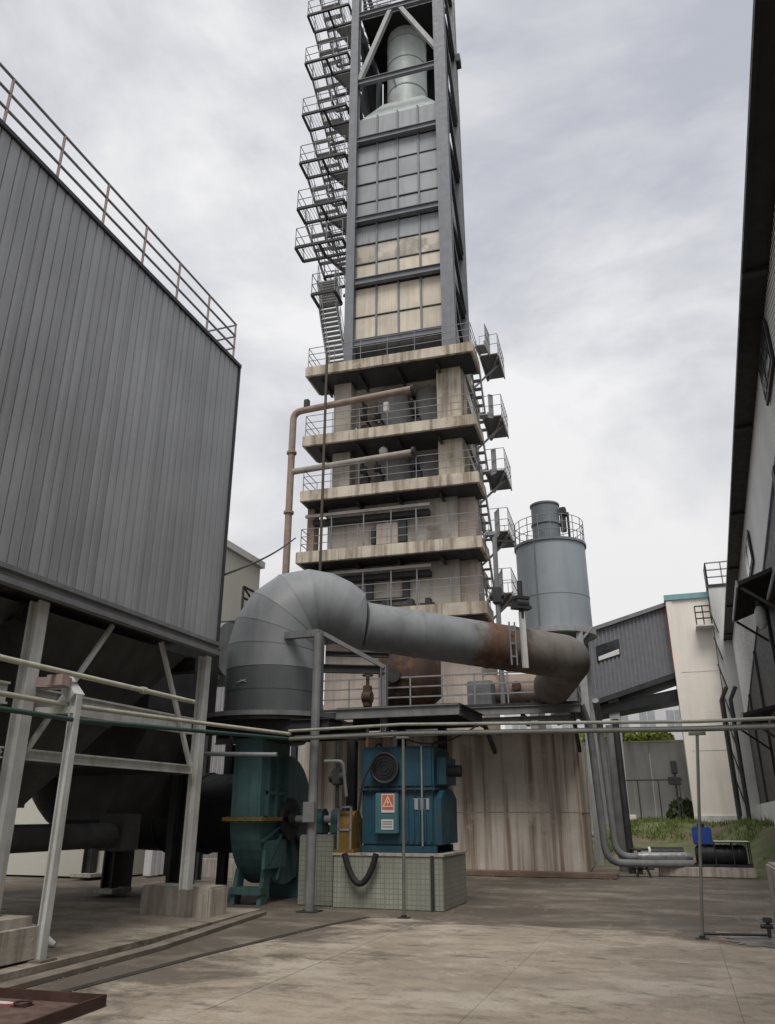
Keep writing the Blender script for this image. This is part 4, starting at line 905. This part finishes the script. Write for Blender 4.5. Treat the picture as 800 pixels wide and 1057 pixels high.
MB().prism([(-3.2, wz(-3.2) + .06), (-2.05, wz(-2.05) + .06), (-2.05, wz(-2.05) + .34), (-3.2, wz(-3.2) + .28)], -.06, -.042).build('pane', 'white_paint', wn)
MB().box(-2.95, -2.4, .3, .9, 0, 7.9).build('leg', 'galv', ga); MB().bbox(-3.3, -2.1, .0, 1.2, .8, 1.55, .03).build('footing', 'white_wall', ga)
MB().prism([(-4.6, 6.5), (.9, 7.3), (.9, 7.9), (-4.6, 7.0)], .2, 2.6).build('lower_walkway', 'black_metal', ga)

wt = thing('white_tower', 'white plastered tower building with teal parapet at right', 'building', (.75, GY - .6, 0))
MB().box(0, 2.15, 0, 5, .6, 12.55).build('wall', 'white_wall', wt)
MB().box(-.03, .28, -.06, 0, .6, 12.5).build('pilaster', 'white_wall', wt)
MB().box(-.1, 2.3, -.12, 5.1, 12.55, 12.85).build('parapet', 'teal_trim', wt)
for z in (4.6, 8.6): MB().box(.29, 2.16, -.012, 0, z, z + .04).build('joint', 'far_conc', wt)
MB().box(-.06, -.0, .0, .5, 8.8, 12.4).build('red_edge', 'red_trim', wt)
MB().box(0, 2.3, -.1, 0, .6, 1.5).build('plinth_course', 'far_conc', wt)
rail_mb([(1.35, -.9, 10.9), (2.1, -.9, 10.9)], 1.0, 3, .4, .03).build('railing', 'steel_dark', wt); MB().box(1.3, 2.15, -.95, -.0, 10.82, 10.9).build('balcony', 'far_conc', wt)
s3 = thing('lift_tower', 'narrow grey stair tower with railed top beside the dark eaves', 'tower', (2.95, 43.6, 0))
MB().box(0, 1.5, 0, 1.5, 1, 12.9).build('shaft', 'far_conc', s3); MB().box(-.05, 1.55, -.05, 1.55, 12.9, 13.05).build('cap', 'steel_dark', s3)
rail_mb([(0, 1.5, 13.05), (0, 0, 13.05), (1.5, 0, 13.05)], 1.2, 3, .6, .03).build('railing', 'rail', s3)
for i in range(7): MB().bar((-.12, -.1, 11.6 - i * 1.4), (.15, -.15, 10.4 - i * 1.4), .06).build('hose_clip', 'steel_dark', s3)
for x, lb_ in ((2.55, 'left of two dark vertical pipes beside the white tower'), (2.95, 'right of two dark vertical pipes beside the white tower')):
    one('downpipe', MB().sweep([(x, 40.5, .8), (x, 40.5, 6.6), (x + .3, 40.5, 7.2)], .1, 10), 'steel_dark', lb_, 'pipe')

fb = thing('far_office', 'pale far building with small windows behind the boundary wall', 'building', (-12, 62, 0))
MB().box(0, 16, 0, 5, .5, 9.4).build('wall', 'pale_shed', fb)
for i in range(8):
    wq = MB().box(.6 + i * 1.9, 1.7 + i * 1.9, -.03, .0, 7.4, 8.7).build('window', 'glass_grey', fb); MB().box(1.13 + i * 1.9, 1.17 + i * 1.9, -.05, -.031, 7.4, 8.7).build('mullion', 'white_paint', wq)
MB().box(-.1, 16.1, -.15, 5, 9.4, 9.6).build('roof', 'far_conc', fb)

# shrubs showing over the boundary wall
def shrub(x, y, z0, rx, rz, n_, m, label):
    t = thing('shrub', label, 'shrub', (x, y, z0), 0, 'shrubs over the boundary wall'); mb = MB()
    for i in range(n_):
        u = V((random.gauss(0, 1), random.gauss(0, 1), random.gauss(0, 1))).normalized() * (random.random() ** .4); c = V((u.x * rx, u.y * rx * .6, rz * (.9 + u.z)))
        a = random.random() * 6.28; b_ = V((math.cos(a), math.sin(a), random.uniform(-.5, .5))) * random.uniform(.08, .18); d_ = V((random.uniform(-.1, .1), random.uniform(-.1, .1), random.uniform(.05, .2)))
        mb.add([c - b_, c + d_, c + b_, c - d_], [(0, 1, 2, 3)])
    mb.build('crown', m, t); MB().cyl((0, 0, -4.2), (0, 0, rz), .12, 8, .04).build('trunk', 'duct_rust', t)
shrub(-2.6, 51.8, 5.3, 1.1, .55, 1500, 'foliage', 'yellow-green shrub over the wall, beside the gallery leg')
shrub(-.9, 52.2, 5.3, 1.2, .6, 1500, 'foliage', 'yellow-green shrub over the wall, next to the white tower')
shrub(-4.6, 52.2, 5.2, 1.2, .7, 1500, 'foliage', 'yellow-green shrub over the wall behind the vertical pipes')
def bush(x, y, r, label, m):
    z0 = hgt(x, y); t = thing('bush', label, 'bush', (x, y, z0), 0, 'bushes on the bank'); mb = MB()
    for i in range(700):
        u = V((random.gauss(0, 1), random.gauss(0, 1), abs(random.gauss(0, 1)))).normalized() * (random.random() ** .4); c = V((u.x * r, u.y * r, u.z * r * 1.3))
        a = random.random() * 6.28; b_ = V((math.cos(a), math.sin(a), random.uniform(-.5, .5))) * .09; d_ = V((random.uniform(-.1, .1), random.uniform(-.1, .1), .12))
        mb.add([c - b_, c + d_, c + b_, c - d_], [(0, 1, 2, 3)])
    mb.build('leaves', m, t)
bush(.25, 47.2, .9, 'dark bush in the shade left of the white tower', 'foliage_dark')

cb = thing('cream_building', 'cream building with grey eave behind the filter house', 'building', (-14.2, 12, 0))
MB().box(-12, 0, 6.6, 13.6, .05, 10.5).build('wall', 'cream_wall', cb); MB().box(-12.1, .12, 6.5, 13.75, 10.5, 10.75).build('roof', 'far_conc', cb)
ws = thing('white_shed', 'low white ribbed-metal shed behind the elbow deck', 'shed', (-13.6, 19.5, 0))
for i in range(24): MB().box(0, .03, i * .25, i * .25 + .14, .05, 6.5).build('panel', 'pale_shed', ws)
MB().box(-.2, -.005, 0, 6.2, .05, 6.5).build('wall', 'pale_shed', ws)
wk = thing('walkway', 'small steel walkway with braces against the cream building', 'walkway', (-13.3, 21.5, 7.4))
MB().box(0, .8, 0, 4.5, -.1, 0).build('deck', 'steel_dark', wk); rail_mb([(.8, 0, 0), (.8, 4.5, 0)], 1.1, 3, 1.1, .03).build('railing', 'steel_dark', wk)
MB().bar((.8, 0, 1.1), (.8, 2.2, 0), .05).bar((.8, 2.2, 1.1), (.8, 4.4, 0), .05).build('brace', 'steel_dark', wk)
rdm = thing('round_hatch', 'grey round vessel end seen between filter house and elbow', 'vessel', (-11.6, 18.6, 4.9))
MB().cyl((-.5, 0, .9), (.5, 0, .9), .75, 28).build('shell', 'trim_grey', rdm); MB().box(-.6, .6, -.6, .6, .0, .12).hbeam((0, 0, -4.85), (0, 0, 0), .2, .2, .02).build('stand', 'steel_dark', rdm)
lsh = thing('distant_shed', 'pale distant shed glimpsed under the filter house', 'shed', (-34, 34, 0))
MB().box(0, 16, 0, 8, .02, 7.0).build('wall', 'pale_shed', lsh); MB().box(-.2, 16.2, -.3, 8.2, 7.0, 7.2).build('roof', 'far_conc', lsh)
lw = one('low_wall', MB().box(-24, -10.2, 20.2, 20.5, 0, .45), 'conc_plinth', 'low concrete wall in shade beyond the filter house columns', 'wall')
wp0, wp1 = V((-8.0, 12.99, 6.06)), V((-11.9, 23.9, 10.9))
one('wire', MB().sweep([wp0.lerp(wp1, t / 12) - V((0, 0, .12 * math.sin(math.pi * t / 12))) for t in range(13)], .025, 6), 'steel_dark', 'dark cable strung from the filter house corner to the tower', 'cable')

# ------------------------------------------------------------------ long shed on the right
rs = thing('long_shed', 'tall shed with black eaves and pale cladding along the right edge', 'shed', (0, 0, 0), -2.2)
XE, XW, ZE = 1.61, 2.02, 10.0; YN, YF = -4, 78
lo = lambda y: 9.45 - .083 * y
mb = MB(); nb = 560
for i in range(nb):
    y0 = YN + (YF - YN) * i / nb; y1 = YN + (YF - YN) * (i + 1) / nb; ym = (y0 + y1) / 2
    mb.add([(XW, y0, lo(y0)), (XW, ym, lo(ym)), (XW, ym, ZE), (XW, y0, ZE)], [(0, 1, 2, 3)])
    mb.add([(XW + .014, ym, lo(ym)), (XW + .014, y1, lo(y1)), (XW + .014, y1, ZE), (XW + .014, ym, ZE)], [(0, 1, 2, 3)])
mb.build('upper_cladding', 'clad_light', rs)
MB().box(XW + .06, XW + 9, YN, YF, 0, ZE).build('wall', 'black_metal', rs)
MB().box(XE + .06, XW + 9, YN, YF, ZE + .02, ZE + .09).build('eave_soffit', 'black_metal', rs)
MB().box(XE, XE + .06, YN, YF, ZE - .02, ZE + .1).build('gutter', 'black_metal', rs)
MB().prism([(XE + .08, ZE + .1), (XW + 9, ZE + 2.0), (XW + 9, ZE + 2.1), (XE + .08, ZE + .13)], YN, YF).build('roof', 'steel_dark', rs)
for i in range(12): MB().box(XE + .01, XW, 6 + i * 6, 6.15 + i * 6, ZE - .05, ZE + .02).build('eave_bracket', 'steel_dark', rs)
for y0, y1, z0, z1 in ((13.2, 14.9, 8.9, 9.8), (23.6, 26.0, 8.35, 9.3), (46.5, 50.5, 7.6, 8.9)):
    wq = MB().box(XW - .06, XW - .02, y0, y1, z0, z1).build('window', 'black_metal', rs)
    for k_ in range(2): MB().box(XW - .075, XW - .062, y0 + .12 + k_ * (y1 - y0) / 2, y0 + (y1 - y0) / 2 - .06 + k_ * (y1 - y0) / 2, z0 + .1, z1 - .1).build('pane', 'glass_dark', wq)
def awning(y0, y1, z, out_, drop):
    a = MB().prism([(XW - out_, z - drop), (XW - .01, z), (XW - .01, z + .1), (XW - out_, z - drop + .1)], y0, y1).build('awning', 'black_metal', rs)
    MB().box(XW - out_ - .04, XW - out_, y0, y1, z - drop - .03, z - drop + .13).build('gutter', 'galv', a)
    for y in (y0 + .1, y1 - .1): MB().bar((XW - .02, y, z - .9), (XW - out_ + .05, y, z - drop - .02), .06).build('stay', 'steel_dark', a)
awning(19.5, 23.5, 6.9, .8, .28)
awning(25.0, 29, 4.4, .9, .2)
for i in range(8): MB().box(XW - .02, XW + .055, 16 + 7 * i, 16.4 + 7 * i, .5, lo(16 + 7 * i) - .02).build('wall_column', 'steel_dark', rs)
MB().box(XW - .12, XW + .05, 14, YF, .6, 2.0).build('plinth_wall', 'far_conc', rs)
lp = thing('shed_lamp', 'clear glass wall lamp under the upper awning of the shed', 'lamp', (2.45, 20.4, 6.0))
MB().sweep([(0, 0, .32), (0, 0, .2), (0, 0, -.1), (0, 0, -.25)], [.06, .12, .14, .05], 16).build('globe', 'lamp_glass', lp); MB().cyl((0, 0, .3), (0, 0, .46), .07, 10).bar((0, 0, .42), (.25, 0, .42), .05).build('holder', 'steel_dark', lp)

# ------------------------------------------------------------------ red-rimmed tray at lower left
ty = thing('steel_tray', 'dark red-brown steel tray with red and white paint, lower left corner', 'tray', (-5.0, 6.72, 0), 4)
MB().box(-1.6, 0, -1.1, 0, .012, .024).build('floor', 'tray_in', ty)
MB().box(-1.6, 0, -.03, 0, .02, .1).build('rim', 'tray_brown', ty); MB().box(-.03, 0, -1.1, -.03, .02, .1).build('rim', 'tray_brown', ty)
MB().box(-1.6, -1.57, -1.1, -.03, .02, .1).build('rim', 'tray_brown', ty)
MB().box(-.75, -.6, -.32, -.18, .02, .03).ring((-.67, -.25, .05), .07, .01).build('handle', 'tray_brown', ty)
ov = [(-.95 + .2 * math.cos(a), -.2 + .06 * math.sin(a)) for a in [i * math.pi / 10 for i in range(20)]]
MB().prism(ov, .021, .026, 'z').build('red_mark', 'red_paint', ty); MB().prism([(-.95 + (x + .95) * .7, -.2 + (y + .2) * .7) for x, y in ov], .0265, .03, 'z').build('white_mark', 'white_paint', ty)

# ------------------------------------------------------------------ small clutter
one('plastic_sack', MB().sweep([(-7.75, 8.75, .1), (-7.6, 8.8, .16), (-7.42, 8.84, .1)], [.02, .1, .03], 8), 'white_paint', 'crumpled white plastic sack by the near footing', 'sack')
one('cable', MB().sweep(pipe_path([(-5.4, 14.7, 2.6), (-5.62, 14.62, 2.2), (-5.72, 14.6, 1.4), (-5.6, 14.55, .95)], .3), .02, 8), 'rubber', 'thin black cable hanging down left of the motor', 'cable')
one('cable', MB().sweep([(-5.3 + 1.9 * t, 14.75 + .3 * t, 3.2 - .35 * math.sin(math.pi * t)) for t in [i / 14 for i in range(15)]], .018, 6), 'rubber', 'black cable sagging under the deck above the motor', 'cable')
one('junction_box', MB().bbox(-6.42, -6.2, 13.68, 13.76, 1.45, 1.8, .01), 'trim_grey', 'small grey junction box on the thick dark column', 'box')
one('valve', MB().bbox(-6.15, -5.95, 14.3, 14.5, 2.1, 2.4, .03).cyl((-6.05, 14.4, 1.7), (-6.05, 14.4, 2.9), .035, 8).cyl((-6.2, 14.4, 2.25), (-5.9, 14.4, 2.25), .1, 10), 'steel_dark', 'dark valve on a thin pipe between column and motor', 'valve')
one('board', MB().bbox(-6.75, -6.4, 16.3, 16.36, 1.5, 2.3, .01), 'pipe_rust', 'pale brown board leaning behind the bearing block', 'board')

# grit, chips and small stones gathered along the kerb, the drain and the foot of the plinths
gt = MB()
def pebble(x, y, r, z=.004):
    p_ = [V((random.uniform(-1, 1), random.uniform(-1, 1), 0)).normalized() * r * random.uniform(.6, 1) for _ in range(1)]
    a0 = random.random() * 6.28; ring_ = [(x + r * random.uniform(.6, 1) * math.cos(a0 + k * 1.2566), y + r * random.uniform(.6, 1) * math.sin(a0 + k * 1.2566), z) for k in range(5)]
    gt.add(ring_ + [(x, y, z + r * random.uniform(.5, .9))], [(k, (k + 1) % 5, 5) for k in range(5)])
def along(a, b, n_, spread, rmax=.022, z=.004):
    for _ in range(n_):
        t = random.random(); pebble(a[0] + (b[0] - a[0]) * t + random.gauss(0, spread), a[1] + (b[1] - a[1]) * t + random.gauss(0, spread), .004 + (rmax - .004) * random.random() ** 3, z)
along((-6.15, 5.5), (-6.7, 13.0), 420, .09); along((-5.75, 5.5), (-5.2, 12.8), 300, .07, .018, .006)
along((-6.3, 14.5), (-3.95, 14.45), 240, .07); along((-3.98, 14.6), (-3.98, 16.3), 120, .07); along((-7.4, 22.7), (-1.7, 22.8), 260, .12, .04)
along((-6.9, 14.5), (-8.4, 14.1), 120, .12); along((1.0, 8), (1.0, 13.4), 220, .08, .02, .008); along((-4.5, 8), (.5, 12), 160, 1.2, .014, .007)
tag(gt.build('grit', 'kerb'), 'loose grit and stone chips along the kerb and plinths', 'grit', kind='stuff')
